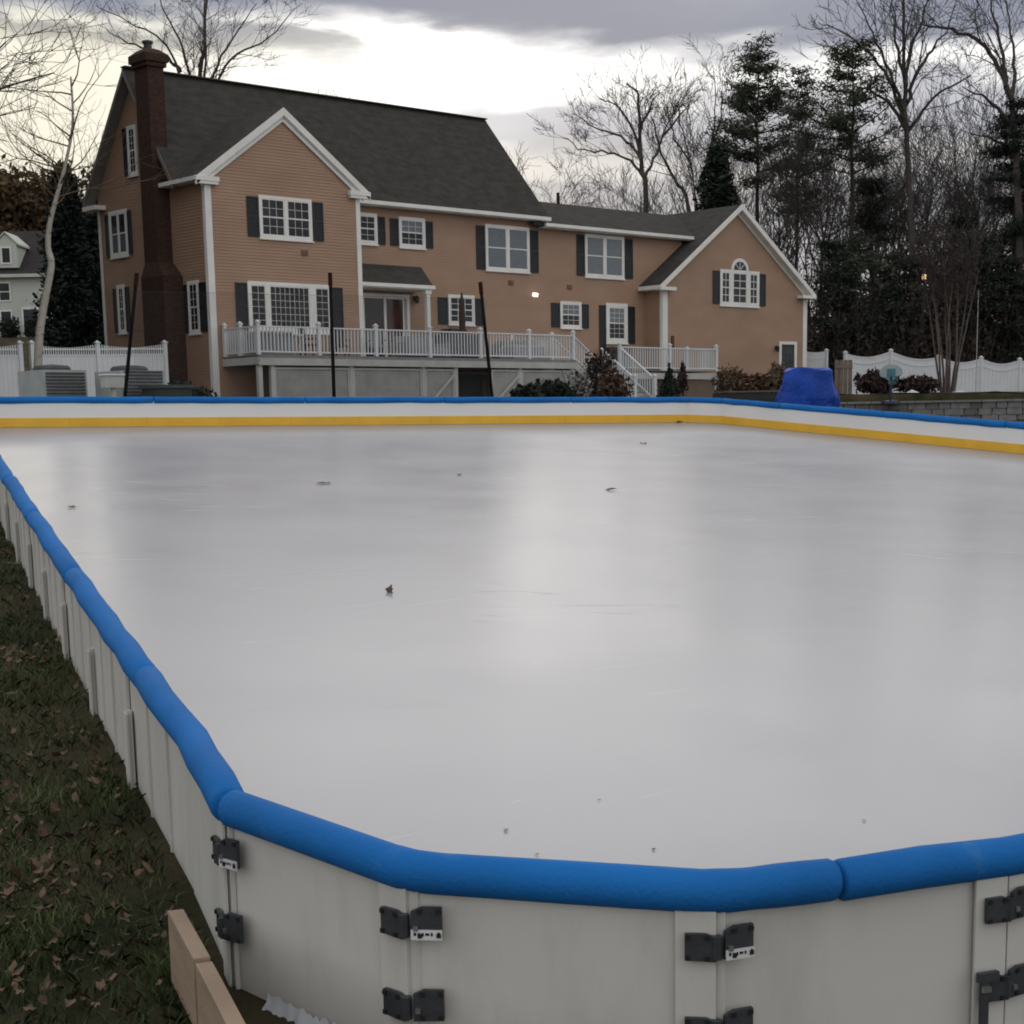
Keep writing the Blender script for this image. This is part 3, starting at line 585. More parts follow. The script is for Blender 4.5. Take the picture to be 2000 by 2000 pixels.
# boards, kick strips, braces
for i in range(NP):
    a, b = path[i], path[(i+1)%NP]; A, B = V((*a,0)), V((*b,0)); d = (B-A); ln = d.length; d.normalize()
    out = V((d.y,-d.x,0)) if (V((d.y,-d.x,0))).dot(A-V((cx_,cy_,0))) > 0 else V((-d.y,d.x,0))
    off = out*(.004 if i % 2 else -.001)
    ra, rb = rail_z(*a), rail_z(*b); e = d*.020
    mb = MB(); q = [A-e+off, B+e+off]
    zb = [ra+GRD-.06, rb+GRD-.06]; zt = [ra+.0, rb+.0]
    mb.hexa([q[0]-out*.006+V((0,0,zb[0])), q[1]-out*.006+V((0,0,zb[1])), q[1]+out*.006+V((0,0,zb[1])), q[0]+out*.006+V((0,0,zb[0])),
             q[0]-out*.006+V((0,0,zt[0])), q[1]-out*.006+V((0,0,zt[1])), q[1]+out*.006+V((0,0,zt[1])), q[0]+out*.006+V((0,0,zt[0]))])
    mb.build('board_panel', M_BRD, rink)
    k = MB(); s0, s1 = -.024, -.014
    zb = [ra+ICE+.004, rb+ICE+.004]; zt = [ra+ICE+.135, rb+ICE+.135]; q = [A+d*.0015, B-d*.0015]
    k.hexa([q[0]+out*s0+V((0,0,zb[0])), q[1]+out*s0+V((0,0,zb[1])), q[1]+out*s1+V((0,0,zb[1])), q[0]+out*s1+V((0,0,zb[0])),
            q[0]+out*s0+V((0,0,zt[0])), q[1]+out*s0+V((0,0,zt[1])), q[1]+out*s1+V((0,0,zt[1])), q[0]+out*s1+V((0,0,zt[0]))]).build('kick_strip', M_YEL, rink)
    if ln > .9:                                   # overlap rib and ground brace at each straight joint
        z0, z1 = ra+GRD-.08, ra-.03
        MB().obox(A+d*.06+out*.0145+V((0,0,(z0+z1)/2)), d*.055, out*.006, V((0,0,(z1-z0)/2))).build('joint_strip', M_BRD, rink)
        for q_ in (.16,):
            c0 = A+d*q_; zz = rail_z(c0.x,c0.y)+GRD
            MB().obox(c0+out*.022+V((0,0,zz+.10)), d*.03, out*.010, V((0,0,.20))).obox(c0+out*.034+V((0,0,zz+.08)), d*.045, out*.004, V((0,0,.21))).build('ground_brace', M_BRD, rink)
        for q_ in (.40,.70):
            c0 = A+d*ln*q_; MB().obox(c0+off+out*.010+V((0,0,(z0+z1)/2-.01)), d*.012, out*.005, V((0,0,(z1-z0)/2-.02))).build('rib', M_BRD, rink)
M_LIN = mat('white_liner', (.80,.78,.74), .4, .03, .8)
for side in (left, corner, near, nr, right, farr, far):
    for a, b in zip(side[:-1], side[1:]):
        A, B = V((*a,0)), V((*b,0)); d = (B-A).normalized(); o_ = V((d.y,-d.x,0)); o_ = o_ if o_.dot(A-V((cx_,cy_,0))) > 0 else -o_
        ra, rb = rail_z(*a), rail_z(*b); A, B = A-d*.001, B+d*.001
        MB().hexa([A+o_*-.0135+V((0,0,ra-.46)), B+o_*-.0135+V((0,0,rb-.46)), B+o_*-.011+V((0,0,rb-.46)), A+o_*-.011+V((0,0,ra-.46)), A+o_*-.0135+V((0,0,ra-.005)), B+o_*-.0135+V((0,0,rb-.005)), B+o_*-.011+V((0,0,rb-.005)), A+o_*-.011+V((0,0,ra-.005))]).build('liner', M_LIN, rink)
# foam rail caps
def smooth(pts, n=5):
    P = [V(p) for p in pts]; out = []
    for i in range(len(P)-1):
        p0, p1, p2, p3 = P[max(i-1,0)], P[i], P[i+1], P[min(i+2,len(P)-1)]
        for k in range(n):
            t = k/n; out.append(.5*((2*p1)+(p2-p0)*t+(2*p0-5*p1+4*p2-p3)*t*t+(3*p1-p0-3*p2+p3)*t**3))
    return out + [P[-1]]
rng = random.Random(4)
def foam(pts, r=.052, wob=.003, n=14):
    P = [V(p) for p in pts]; L_ = [0]
    for a, b in zip(P[:-1], P[1:]): L_.append(L_[-1]+(b-a).length)
    # trim the ends a little and round them
    d0, d1 = (P[1]-P[0]).normalized(), (P[-1]-P[-2]).normalized(); P[0] += d0*.004; P[-1] -= d1*.004
    rr = [r*(1+rng.uniform(-1,1)*wob*8) for _ in P]
    Q = [P[0], P[0]+d0*.010]+P[1:-1]+[P[-1]-d1*.010, P[-1]]; rr = [r*.86, r]+rr[1:-1]+[r, r*.86]
    Q = [q+V((0,0,.006)) for q in Q]
    MB().tube(Q, rr, n).build('foam_rail', M_FOAM, rink, smooth=True)
def straight(pts, per=2.4, sub=8, wob=.004):
    pts = along(pts, .3); seg = max(2, int(per/.3)); i = 0
    while i < len(pts)-1:
        j = min(i+seg, len(pts)-1)
        if len(pts)-1-j < 3: j = len(pts)-1
        foam([RP(x+rng.uniform(-wob,wob)*1.5, y+rng.uniform(-wob,wob)*1.5, rng.uniform(-wob,wob)) for x, y in pts[i:j+1]]); i = j
straight(left, 2.4, wob=.004)
dirty(M_FOAM, (.06,.20,.42), .5, 9.0, (1,1,1), .62, .75)
def kinked(pts, rnd=.07):
    P = [V((*p,0)) for p in pts]; out = [P[0]]
    for a_, b_, c_ in zip(P[:-2], P[1:-1], P[2:]):
        u, w = (a_-b_).normalized(), (c_-b_).normalized(); m = b_
        for t in (0,.25,.5,.75,1): out.append((b_+u*rnd)*(1-t)**2+m*2*t*(1-t)+(b_+w*rnd)*t*t)
        L_ = (c_-b_).length
        for t in (.3,.5,.7): out.append(b_.lerp(c_, t))
    out.append(P[-1]); return [RP(p.x, p.y) for p in out]
foam(kinked([(-28.71,-45.355),(-28.664,-46.08),(-28.196,-46.638),(-27.90,-46.757)])); straight([(-27.90,-46.757),(-27.419,-46.922),(-24.8,-47.62)], 2.1); straight(near[1:], 2.4)
foam(smooth([RP(*p) for p in nr])); straight(right, 2.4); straight(farr, 2.4); straight(far, 2.4)
# brackets at the corner joints
def bracket(joint, prev, nxt, dz, lab):
    J = V((*joint,0)); d0 = (V((*prev,0))-J).normalized(); d1 = (V((*nxt,0))-J).normalized(); cen = V((cx_,cy_,0))
    def outw(d): o_ = V((d.y,-d.x,0)); return o_ if o_.dot(J-cen) > 0 else -o_
    z = rail_z(*joint)+dz; root = None
    for k, (d, ln, h, sh) in enumerate(((d0,.050,.034,-.004),(d1,.050,.040,.006))):
        o = outw(d); c0 = J+o*.030+V((0,0,z+sh)); mb = MB()
        mb.poly([c0+V((0,0,-h)), c0+d*ln*1.5+V((0,0,-h*.92)), c0+d*ln*1.5+V((0,0,h)), c0+d*ln*.5+V((0,0,h)), c0+V((0,0,h*.72))], o*.012)
        if k == 0: root = mb.tube([J+o*.034+V((0,0,z-h*.95)), J+o*.034+V((0,0,z+h*.7))], .014, 8).build('bracket', M_BRK, rink)
        else: mb.build('bracket_leaf', M_BRK, root)
        for a_, b_ in ((.022,.74),(.068,.76),(.022,-.76),(.068,-.72)):
            MB().obox(c0+o*.014+d*a_+V((0,0,h*b_)), d*.0055, o*.003, V((0,0,.0055))).build('screw', M_DARK, root)
        if k == 1: MB().obox(c0+o*.015+d*.012+V((0,0,-.012)), d*.006, o*.004, V((0,0,.006))).build('bolt', M_BOLT, root)
        if k == 1 and lab:
            e = c0+o*.0135+V((0,0,-h+.012)); lb = MB().obox(e+d*.038, d*.038, o*.002, V((0,0,.0125))).build('label', mat('label_white',(.6,.6,.58),.5), root)
            pr_ = MB()
            for u, w, zz, hh in ((.010,.006,.002,.004),(.020,.007,.002,.003),(.029,.005,.001,.0045),(.040,.010,.002,.003),(.051,.005,.002,.004),(.068,.005,.001,.007)): pr_.obox(e+o*.0022+d*u+V((0,0,zz)), d*w*.5, o*.0006, V((0,0,hh)))
            pr_.build('label_print', M_DARK, root)
J = [(-28.71,-45.355),(-28.664,-46.08),(-28.196,-46.638),(-27.419,-46.922),(-26.55,-47.15)]
for k in range(4):
    prv = left[-2] if k == 0 else J[k-1]
    bracket(J[k], prv, J[k+1], -.115, k < 3); bracket(J[k], prv, J[k+1], -.322, False)
    jj = V((*J[k],0)); d = (V((*prv,0))-jj).normalized(); o = V((d.y,-d.x,0)); o = o if o.dot(jj-V((cx_,cy_,0))) > 0 else -o; rz = rail_z(*J[k])
    MB().obox(jj+d*.05+o*.021+V((0,0,rz-.26)), d*.048, o*.004, V((0,0,.25))).build('joint_strip', M_BRD, rink)
jj = V((*J[3],0)); dd = (V((*J[2],0))-jj).normalized(); oo = V((dd.y,-dd.x,0)); oo = oo if oo.dot(jj-V((cx_,cy_,0))) > 0 else -oo; rz = rail_z(*J[3])
st = MB().obox(jj+dd*.085+oo*.05+V((0,0,rz-.40)), dd*.011, oo*.006, V((0,0,.11))).obox(jj+dd*.075+oo*.05+V((0,0,rz-.285)), dd*.03, oo*.008, V((0,0,.012))).build('stake', M_BRK, rink)
MB().obox(jj+dd*.085+oo*.060+V((0,0,rz-.315)), dd*.012, oo*.004, V((0,0,.007))).build('bolt', M_BOLT, st)
# plastic liner peeping out under the near-left corner
lm = []; lf = []; rg2 = np.random.RandomState(3)
for i in range(26):
    t = i/25; q = V((-28.72,-45.52,0)).lerp(V((-28.70,-45.86,0)), t)
    for j in range(4):
        o = V((-.95,-.30,0))*(.006+.010*j*(.5+rg2.rand())); p = q+o; lm.append((p.x, p.y, rail_z(p.x,p.y)+GRD+.035-.02*j+rg2.uniform(-.012,.012)))
for i in range(25):
    for j in range(3): lf.append((i*4+j, i*4+j+1, i*4+j+5, i*4+j+4))
npmesh('liner_edge', mat('white_liner_film',(.5,.52,.53),.25,.1,5), lm, lf, rink)
# timbers wedged against the corner
M_PINE = mat('pale_pine_timber', (.31,.225,.155), .7, .14, 3, .25, 30, .3, stretch=(1,1,9))
def plank(a, b, z, label):
    a, b = V((*a,0)), V((*b,0)); d = (b-a).normalized(); s_ = V((-d.y,d.x,0)); zz = lambda p: rail_z(p.x,p.y)+z; h = .20; mb = MB()
    w = .021; mb.hexa([a-s_*w+V((0,0,zz(a)-h)), b-s_*w+V((0,0,zz(b)-h)), b+s_*w+V((0,0,zz(b)-h)), a+s_*w+V((0,0,zz(a)-h)), a-s_*w+V((0,0,zz(a))), b-s_*w+V((0,0,zz(b))), b+s_*w+V((0,0,zz(b))), a+s_*w+V((0,0,zz(a)))])
    o = mb.build('timber_plank', M_PINE); return tag(o, label, 'plank', 'timber planks braced against the rink corner')
plank((-28.845,-45.27), (-28.975,-45.61), -.275, 'short pale plank on edge in the grass at the left rink corner')
plank((-28.985,-45.635), (-29.5,-46.95), -.277, 'long pale plank on edge running out of the bottom of the photo')

# netting on black poles behind the far boards
M_POLE = mat('black_pole', (.006,.006,.006), .9, .1, 3, spec=.1)
for b, t_, lab in (((-18.17,-26.02,1.6),(-17.70,-25.95,4.08),'leaning black net pole in front of the brick chimney'), ((-14.76,-26.9,1.6),(-14.60,-26.7,4.17),'black net pole in front of the big picture window'), ((-11.98,-27.72,1.6),(-12.02,-27.45,4.08),'black net pole left of the deck stairs, near the open deck door')):
    p = thing('net_pole', lab, 'pole', b, 'black net poles behind the far boards')
    MB().tube([b, V(b).lerp(V(t_),.5), t_], [.029,.029,.026], 8).build('pole', M_POLE, p); MB().tube([V(b).lerp(V(t_),.92), t_], .035, 8).build('pole_cap', mat('dark_wood_top',(.025,.011,.007),.9,spec=.1), p)
nv = []; nf = []
def wire(p, q, w=.0011):
    p, q = np.array(p), np.array(q); n0 = len(nv); off = np.array([0,0,w]) if abs(p[2]-q[2]) < .5 else np.array([w*.97,-w*.26,0]); o2 = np.array([w*.26,w*.97,0])
    for r in (p, q): nv.extend([r+off, r-off*.5+o2, r-off*.5-o2])
    nf.extend([(n0,n0+1,n0+4,n0+3),(n0+1,n0+2,n0+5,n0+4),(n0+2,n0,n0+3,n0+5)])
A, B = V((-17.85,-26.02,0)), V((-12.0,-27.55,0))
for i in range(0, 202): p = A.lerp(B, i/201); wire((p.x,p.y,2.05), (p.x,p.y,3.80))
for j in range(0, 59):
    z = 2.06+j*.03; wire((A.x,A.y,z), (B.x,B.y,z))
wire((A.x,A.y,3.8),(B.x,B.y,3.8),.003)
net = npmesh('puck_net', mat('black_netting',(.03,.03,.03),.8), nv, nf); tag(net, 'fine dark puck net strung between the black poles', 'net')

# dead leaves lying on the ice
def leaf_mesh(name, s, seed, mt):
    r = random.Random(seed); pts = [(0,-1.0),(.28,-.55),(.62,-.45),(.42,-.1),(.7,.2),(.36,.35),(.25,.75),(0,1.05),(-.28,.72),(-.4,.3),(-.68,.15),(-.38,-.12),(-.58,-.5),(-.25,-.6)]
    mb = MB(); v = [(0,0,.10*s)]+[(x*s*(.8+.3*r.random()), y*s, s*(.05+.5*r.random()*abs(x)+.22*r.random())) for x, y in pts]
    mb.v = v; mb.f = [(0, 1+i, 1+(i+1)%len(pts)) for i in range(len(pts))]; return mb.mesh(name, mt)
M_LEAF = mat('dead_leaf', (.15,.115,.085), .8, .35, 30)
LM = [leaf_mesh('ice_leaf', 1.0, k, M_LEAF) for k in range(4)]
IL = [(-24.12,-35.74,.055,'curled dead leaf on the ice close to the left boards'),(-20.94,-35.08,.085,'flat dead leaf on the ice, left one of the pair before the house'),(-19.0,-34.97,.05,'faint dead leaf on the ice in line with the deck door'),(-18.71,-37.03,.07,'dead leaf on the ice below the small side deck'),
      (-24.64,-40.88,.046,'largest upright curled leaf in the middle of the ice'),(-16.45,-26.55,.06,'tiny leaf on the ice touching the far yellow strip'),(-13.44,-32.54,.07,'distant leaf on the ice toward the far right corner'),(-27.42,-45.03,.014,'small dark bit of leaf left of the near ice edge'),
      (-27.52,-45.29,.009,'smallest leaf crumb near the blue rail in front'),(-27.18,-45.49,.012,'leaf crumb near the blue rail, right of the front bend'),(-26.91,-44.97,.008,'pale leaf speck above the right leaf crumb'),(-26.35,-45.73,.010,'faint leaf speck near the right end of the front rail'),(-9.0,-29.25,.09,'brown leaf lying in the far right corner of the rink')]
for k, (x, y, s, lab) in enumerate(IL):
    o = link('dead_leaf', LM[k%4], loc=(x, y, rail_z(x,y)+ICE+.003)); o.scale = (s,s,s*(1.6 if k==4 else .8)); o.rotation_euler = (R(60) if k==4 else .1, 0, k*1.3); tag(o, lab, 'leaf', 'dead leaves on the ice')

# ------------------------------------------------------------------ fences
def fence(name, label, pts, tops, bots, picket=True, sag=.10):
    f = thing(name, label, 'fence', (*pts[0], bots[0]), 'white vinyl fences round the yard')
    for (x, y), zt, zb in zip(pts, tops, bots):
        MB().box((x-.065,y-.065,zb-.3),(x+.065,y+.065,zt)).box((x-.09,y-.09,zt),(x+.09,y+.09,zt+.03)).hexa([(x-.07,y-.07,zt+.03),(x+.07,y-.07,zt+.03),(x+.07,y+.07,zt+.03),(x-.07,y+.07,zt+.03),(x-.01,y-.01,zt+.09),(x+.01,y-.01,zt+.09),(x+.01,y+.01,zt+.09),(x-.01,y+.01,zt+.09)]).build('post', M_WHITE, f)
    for i in range(len(pts)-1):
        a, b = V((*pts[i],0)), V((*pts[i+1],0)); ta, tb, za, zb = tops[i], tops[i+1], bots[i], bots[i+1]; d = (b-a); L_ = d.length; d.normalize(); s_ = V((-d.y,d.x,0)); k = max(2, round((L_-.13)/.16))
        T = lambda t: ta+(tb-ta)*t; Bt = lambda t: za+(zb-za)*t
        sg = lambda t: -sag*math.sin(math.pi*t)
        if picket:
            for h in (.17, .36): MB().hexa([a-s_*.025+V((0,0,ta-h-.05)), b-s_*.025+V((0,0,tb-h-.05)), b+s_*.025+V((0,0,tb-h-.05)), a+s_*.025+V((0,0,ta-h-.05)), a-s_*.025+V((0,0,ta-h)), b-s_*.025+V((0,0,tb-h)), b+s_*.025+V((0,0,tb-h)), a+s_*.025+V((0,0,ta-h))]).build('rail', M_WHITE, f)
            kk = k*2
            for j in range(1, kk):
                t = j/kk; c = a.lerp(b, t); z1 = T(t)-.03+sg(t)*1.1; z0 = T(t)-.36
                MB().obox(c+V((0,0,(z0+z1)/2)), d*.018, s_*.012, V((0,0,(z1-z0)/2))).build('picket', M_WHITE, f)
            top = lambda t: T(t)-.41
        else: top = lambda t: T(t)-.06+sg(t)*1.6
        for j in range(k):                        # tongue and groove boards of the solid panel
            t0, t1 = (j+.015)/k, (j+.985)/k; p, q = a.lerp(b, t0), a.lerp(b, t1)
            MB().hexa([p-s_*.012+V((0,0,Bt(t0))), q-s_*.012+V((0,0,Bt(t1))), q+s_*.012+V((0,0,Bt(t1))), p+s_*.012+V((0,0,Bt(t0))), p-s_*.012+V((0,0,top(t0))), q-s_*.012+V((0,0,top(t1))), q+s_*.012+V((0,0,top(t1))), p+s_*.012+V((0,0,top(t0)))]).build('fence_board', M_WHITE, f)
        if not picket:
            N_ = 8
            for h in (.0, .28):
                mb = MB()
                for j in range(N_):
                    t0, t1 = j/N_, (j+1)/N_; p, q = a.lerp(b,t0), a.lerp(b,t1); mb.beam(p+V((0,0,top(t0)-h)), q+V((0,0,top(t1)-h)), .06, .06)
                mb.build('rail', M_WHITE, f)
fence('picket_fence', 'white vinyl fence with a picket top left of the brick chimney', [(-1.35,.8),(-3.85,.8),(-6.15,.8)], [4.60,4.54,4.50], [2.3,2.3,2.3])
fence('picket_fence', 'white picket-topped fence running out of the left edge past the birch', [(-6.55,.8),(-9.0,.75),(-11.45,.7),(-13.9,.65)], [4.49,4.45,4.4,4.35], [2.3,2.3,2.3,2.3])
fence('privacy_fence', 'white fence with swooping tops behind the toy hoop', [(32.45,-2.15),(34.03,-3.53),(35.6,-5.05),(37.0,-6.4),(38.3,-7.6),(40.1,-9.3),(41.9,-11.0)], [4.66,4.72,4.42,4.32,4.22,4.15,4.1], [2.5]*7, picket=False, sag=.13)
fence('privacy_fence', 'short white fence panel touching the right corner of the house', [(34.4,1.9),(35.3,1.08)], [5.0,4.95], [2.5,2.5], picket=False, sag=.05)

# ------------------------------------------------------------------ things beside the house on the left
M_ACP = mat('pale_unit_panel', (.33,.35,.34), .5, .1, 3); M_ACD = mat('dark_unit_grille', (.055,.055,.055), .6, .25, 6)
def ac_unit(c, label, w=1.15, d=1.35, h=1.15):
    cx, cy, z0 = c; t = thing('air_conditioner', label, 'air conditioner', c, 'air conditioner units by the left fence')
    MB().box((cx-w/2,cy-d/2,z0),(cx+w/2,cy+d/2,z0+h)).build('case', M_ACP, t)
    g = MB()
    for k in range(13): g.box((cx-w/2+.06,cy-d/2-.025,z0+.08+k*.08),(cx+w/2-.06,cy-d/2-.002,z0+.13+k*.08))
    g.build('grille', M_ACD, t)
    MB().lathe((cx,cy,z0+h+.002), [(.46,0),(.46,.06),(.40,.12),(.10,.15),(.02,.16)], 20).build('fan_guard', M_ACD, t)
    MB().box((cx+w/2-.3,cy-d/2-.09,z0+.12),(cx+w/2-.08,cy-d/2-.03,z0+.35)).build('valve_box', M_ACP, t)
ac_unit((-11.35,-10.6,2.05), 'grey air conditioner with dark grille, the left one by the white fence')
ac_unit((-9.95,-11.9,2.05), 'grey air conditioner behind the white box on a post', h=1.1)
t = thing('utility_box', 'white utility box on a post between the two air conditioners', 'utility box', (-10.85,-12.7,2.0))
MB().box((-10.9,-12.74,2.0),(-10.8,-12.66,2.74)).build('post', M_RIM, t); MB().box((-11.1,-12.8,2.73),(-10.6,-12.55,3.02)).build('body', M_RIM, t); MB().box((-11.13,-12.83,3.02),(-10.57,-12.52,3.06)).build('lid', M_WHITE, t)
t = thing('storage_box', 'dark green storage box below the end of the left fence', 'box', (-9.7,-13.3,2.0))
MB().box((-10.2,-13.7,2.0),(-9.3,-12.9,2.70)).build('body', mat('dark_green_box',(.025,.035,.03),.6), t); MB().box((-10.25,-13.75,2.70),(-9.25,-12.85,2.78)).build('lid', mat('grey_green_lid',(.05,.06,.055),.5), t)

# ------------------------------------------------------------------ things on the right
W0 = CAM + FH*50.9
def wall_pt(l, o=0.0): p = W0 + RH*l - FH*o; return V((p.x, p.y, 0))
wl = thing('stone_wall', 'low grey stone retaining wall along the right edge behind the rink', 'wall', tuple(wall_pt(9))[:2]+(1.0,))
M_STN = [mat('grey_wall_stone', (.15,.148,.14), .9, .25, 4, .5, 14), mat('brown_wall_stone', (.125,.115,.105), .9, .25, 4, .5, 14), mat('pale_wall_stone', (.18,.178,.172), .9, .2, 4, .5, 14)]
rs = random.Random(12)
MB().poly([wall_pt(8.8,.02)+V((0,0,.9)), wall_pt(24,.02)+V((0,0,.9)), wall_pt(24,.02)+V((0,0,2.08)), wall_pt(8.8,.02)+V((0,0,2.12))], FH*.3).build('mortar_core', mat('wall_core',(.11,.11,.10),.9), wl)
for row in range(6):
    l = 8.75 - rs.random()*.3
    while l < 23.6:
        w = rs.uniform(.32,.62); z0 = .95+row*.195; o = .05+rs.uniform(0,.05); h = .185
        MB().hexa([wall_pt(l,o)+V((0,0,z0)), wall_pt(l+w-.02,o)+V((0,0,z0)), wall_pt(l+w-.02,-.1)+V((0,0,z0)), wall_pt(l,-.1)+V((0,0,z0)), wall_pt(l+.01,o-.015)+V((0,0,z0+h)), wall_pt(l+w-.035,o-.01)+V((0,0,z0+h)), wall_pt(l+w-.02,-.1)+V((0,0,z0+h)), wall_pt(l,-.1)+V((0,0,z0+h))]).build('stone', rs.choice(M_STN), wl); l += w
l = 8.7
while l < 23.6:
    w = rs.uniform(.55,.85); a, b = wall_pt(l,.14), wall_pt(l+w-.02,.14); c, d = wall_pt(l+w-.02,-.3), wall_pt(l,-.3); MB().hexa([p+V((0,0,2.115)) for p in (a,b,c,d)]+[p+V((0,0,2.18)) for p in (a,b,c,d)]).build('capstone', M_STN[2], wl); l += w
# blue tarp over a grill
TB = V((-4.93,-28.9,1.55)); tx, ty = RH, FH
M_TARP = mat('blue_tarp', (.008,.050,.31), .5, .25, 2.5, .35, 5, .2)
def tarp():
    nu, nv_ = 72, 22; r = np.random.RandomState(5); v = []; ph = r.uniform(0,6.28,6)
    for j in range(nv_+1):
        t = j/nv_
        for i in range(nu):
            a = 2*math.pi*i/nu; ca, sa = math.cos(a), math.sin(a); q = (abs(ca)**5+abs(sa)**5)**(-1/5)
            w = .56-.17*max(0,(t-.45))*1.6-.02*t; w = w if t < .93 else w*(1-(t-.93)*2.2)
            fold = 1+.05*math.sin(a*5+ph[0]+t*3)*(1-t*.4)+.045*math.sin(a*9+ph[1]-t*4)*(1-t*.6)+.03*math.sin(a*17+ph[3]+t*5)*(1-t)+.03*math.sin(t*13+a*2+ph[4])+r.uniform(-.014,.014)
            z = 1.10*min(t/.93,1)+(.03*math.sin(a*3+ph[2]) if t > .5 else 0); p = TB+tx*(ca*q*w*fold)+ty*(sa*q*w*.75*fold)+V((0,0,z)); v.append(tuple(p))
    f = [(j*nu+i, j*nu+(i+1)%nu, (j+1)*nu+(i+1)%nu, (j+1)*nu+i) for j in range(nv_) for i in range(nu)]
    mb = MB(); mb.v = v; mb.f = f+[tuple(range(nv_*nu, nv_*nu+nu))]; o = mb.build('tarp_covered_grill', M_TARP, smooth=False)
    return tag(o, 'bright blue tarp draped over a grill by the right gable door', 'tarp')
tarp()
# toddler basketball hoop
hp = V((11.53,-19.3,2.10)); t = thing('toy_hoop', 'toddler basketball hoop with round clear backboard on the stone wall', 'basketball hoop', tuple(hp))
M_TEAL = mat('teal_plastic', (.05,.17,.20), .4, .15, 5)
MB().tube([hp, hp+V((0,0,.85))], .045, 8).build('pole', mat('navy_plastic',(.012,.02,.045),.4), t); MB().lathe(hp, [(.3,0),(.28,.08),(.06,.12)], 12).build('base', mat('navy_plastic',(.012,.02,.045)), t)
bb = MB(); cc = hp+V((0,0,.93)); ring = [cc+RH*(.35*math.cos(a))*(1 if math.sin(a) > -.5 else .6)+V((0,0,.24*math.sin(a))) for a in [2*math.pi*i/24 for i in range(24)]]
bb.poly(ring, -FH*.03).build('backboard', mat('clear_grey_plastic',(.30,.36,.37),.3), t); MB().obox(cc-FH*.032+V((0,0,.0)), RH*.13, FH*.004, V((0,0,.11))).build('target_square', M_TEAL, t)
MB().tube([cc-FH*.22+RH*(.16*math.cos(a))+FH*(.16*math.sin(a))+V((0,0,-.12)) for a in [2*math.pi*i/16 for i in range(17)]], .014, 6).build('rim', M_TEAL, t)
nt_ = MB()
for i in range(10):
    a = 2*math.pi*i/10; nt_.beam(cc-FH*.22+RH*(.155*math.cos(a))+FH*(.155*math.sin(a))+V((0,0,-.13)), cc-FH*.22+RH*(.09*math.cos(a+.4))+FH*(.09*math.sin(a+.4))+V((0,0,-.36)), .012, .012, (1,0,0))
nt_.build('hoop_net', M_TEAL, t)
def at(d, l, z=None): p = CAM+FH*d+RH*l; return V((p.x, p.y, ground_z(p.x,p.y) if z is None else z))
t = thing('planter_bed', 'low black raised garden bed left of the blue tarp', 'planter', tuple(at(45,6.2)))
c = at(45,6.2); z = c.z
for k in range(3): MB().obox(c-FH*.45+V((0,0,.12+k*.2)), RH*.85, FH*.025, V((0,0,.095))).build('plank', M_BLK, t); MB().obox(c+FH*.45+V((0,0,.12+k*.2)), RH*.85, FH*.025, V((0,0,.095))).build('plank', M_BLK, t)
for s_ in (-1,1): MB().obox(c+RH*.86*s_+V((0,0,.32)), RH*.03, FH*.47, V((0,0,.31))).build('end_board', M_BLK, t)
MB().obox(c-FH*.45+V((0,0,.65)), RH*.92, FH*.06, V((0,0,.02))).build('top_rail', mat('grey_top_rail',(.10,.10,.09),.8), t)
t = thing('wooden_gate', 'small tan wooden gate panel right of the blue tarp', 'gate', tuple(at(53,10.3)))
c = at(53,10.3)
for k in range(4): MB().obox(c+RH*(-.21+k*.14)+V((0,0,.55)), RH*.062, FH*.015, V((0,0,.55))).build('plank', mat('tan_board',(.17,.13,.10),.8,.2,4), t)
MB().obox(c-FH*.03+V((0,0,.9)), RH*.28, FH*.015, V((0,0,.05))).build('rail', mat('tan_board',(.17,.13,.10)), t)
sn = np.random.RandomState(8); mb = MB()
for d, l, w in ((52.3,12.3,.35),(53.5,12.9,.2),(58,15.3,.9),(59,18.2,.5),(57,21.6,1.3),(56.2,23.6,1.2)):
    c = at(d,l); k = 14; n0 = len(mb.v); mb.v.append(tuple(c+V((0,0,.14)))); a0 = sn.rand(k)
    for i in range(k): a = 2*math.pi*i/k; p = c+(RH*math.cos(a)+FH*math.sin(a)*.8)*w*(.7+.5*a0[i]); mb.v.append((p.x,p.y,ground_z(p.x,p.y)-.02))
    mb.f += [(n0,n0+1+i,n0+1+(i+1)%k) for i in range(k)]
o = mb.build('snow_patches', mat('old_snow',(.55,.56,.58),.7,.1,4)); o['kind'] = 'stuff'

# ------------------------------------------------------------------ far white house on the left
mv = []; mf = []
for i in range(24):
    for j in range(38): p = at(51.3+i, 8.6+j); mv.append((p.x,p.y,p.z+.02+.03*math.sin(i*1.7+j*2.3)))
mf = [(i*38+j, i*38+j+1, (i+1)*38+j+1, (i+1)*38+j) for i in range(23) for j in range(37)]
o = npmesh('mulch_bed', mat('dark_mulch',(.020,.015,.012),.95,.4,5,.8,25), mv, mf); o['kind'] = 'structure'
HO = V((24.6,59.6,0)); HU = -RH; HN = -FH
fh_ = thing('white_house', 'distant white house with dark roof and dormer at the left edge', 'house', (24.6,59.6,8.0))
HP = lambda u, z, o: HO+HU*u+HN*o+V((0,0,z))
M_WH = mat('white_clapboard', (.50,.52,.45), .7, .06, 1); M_WR = mat('brown_black_roof', (.028,.023,.022), .9, .25, 3)
bars(MB(), HP, 0, 15, 6.0, 12.5, -9, 0).build('wall', M_WH, fh_)
MB().poly([HP(-.4,12.5,.45), HP(15.4,12.5,.45), HP(15.4,15.9,-4.5), HP(-.4,15.9,-4.5)], HN*-.1+V((0,0,-.12))).build('roof', M_WR, fh_); MB().poly([HP(-.4,12.5,-9.45), HP(15.4,12.5,-9.45), HP(15.4,15.88,-4.5), HP(-.4,15.88,-4.5)], V((0,0,-.12))).build('roof', M_WR, fh_)
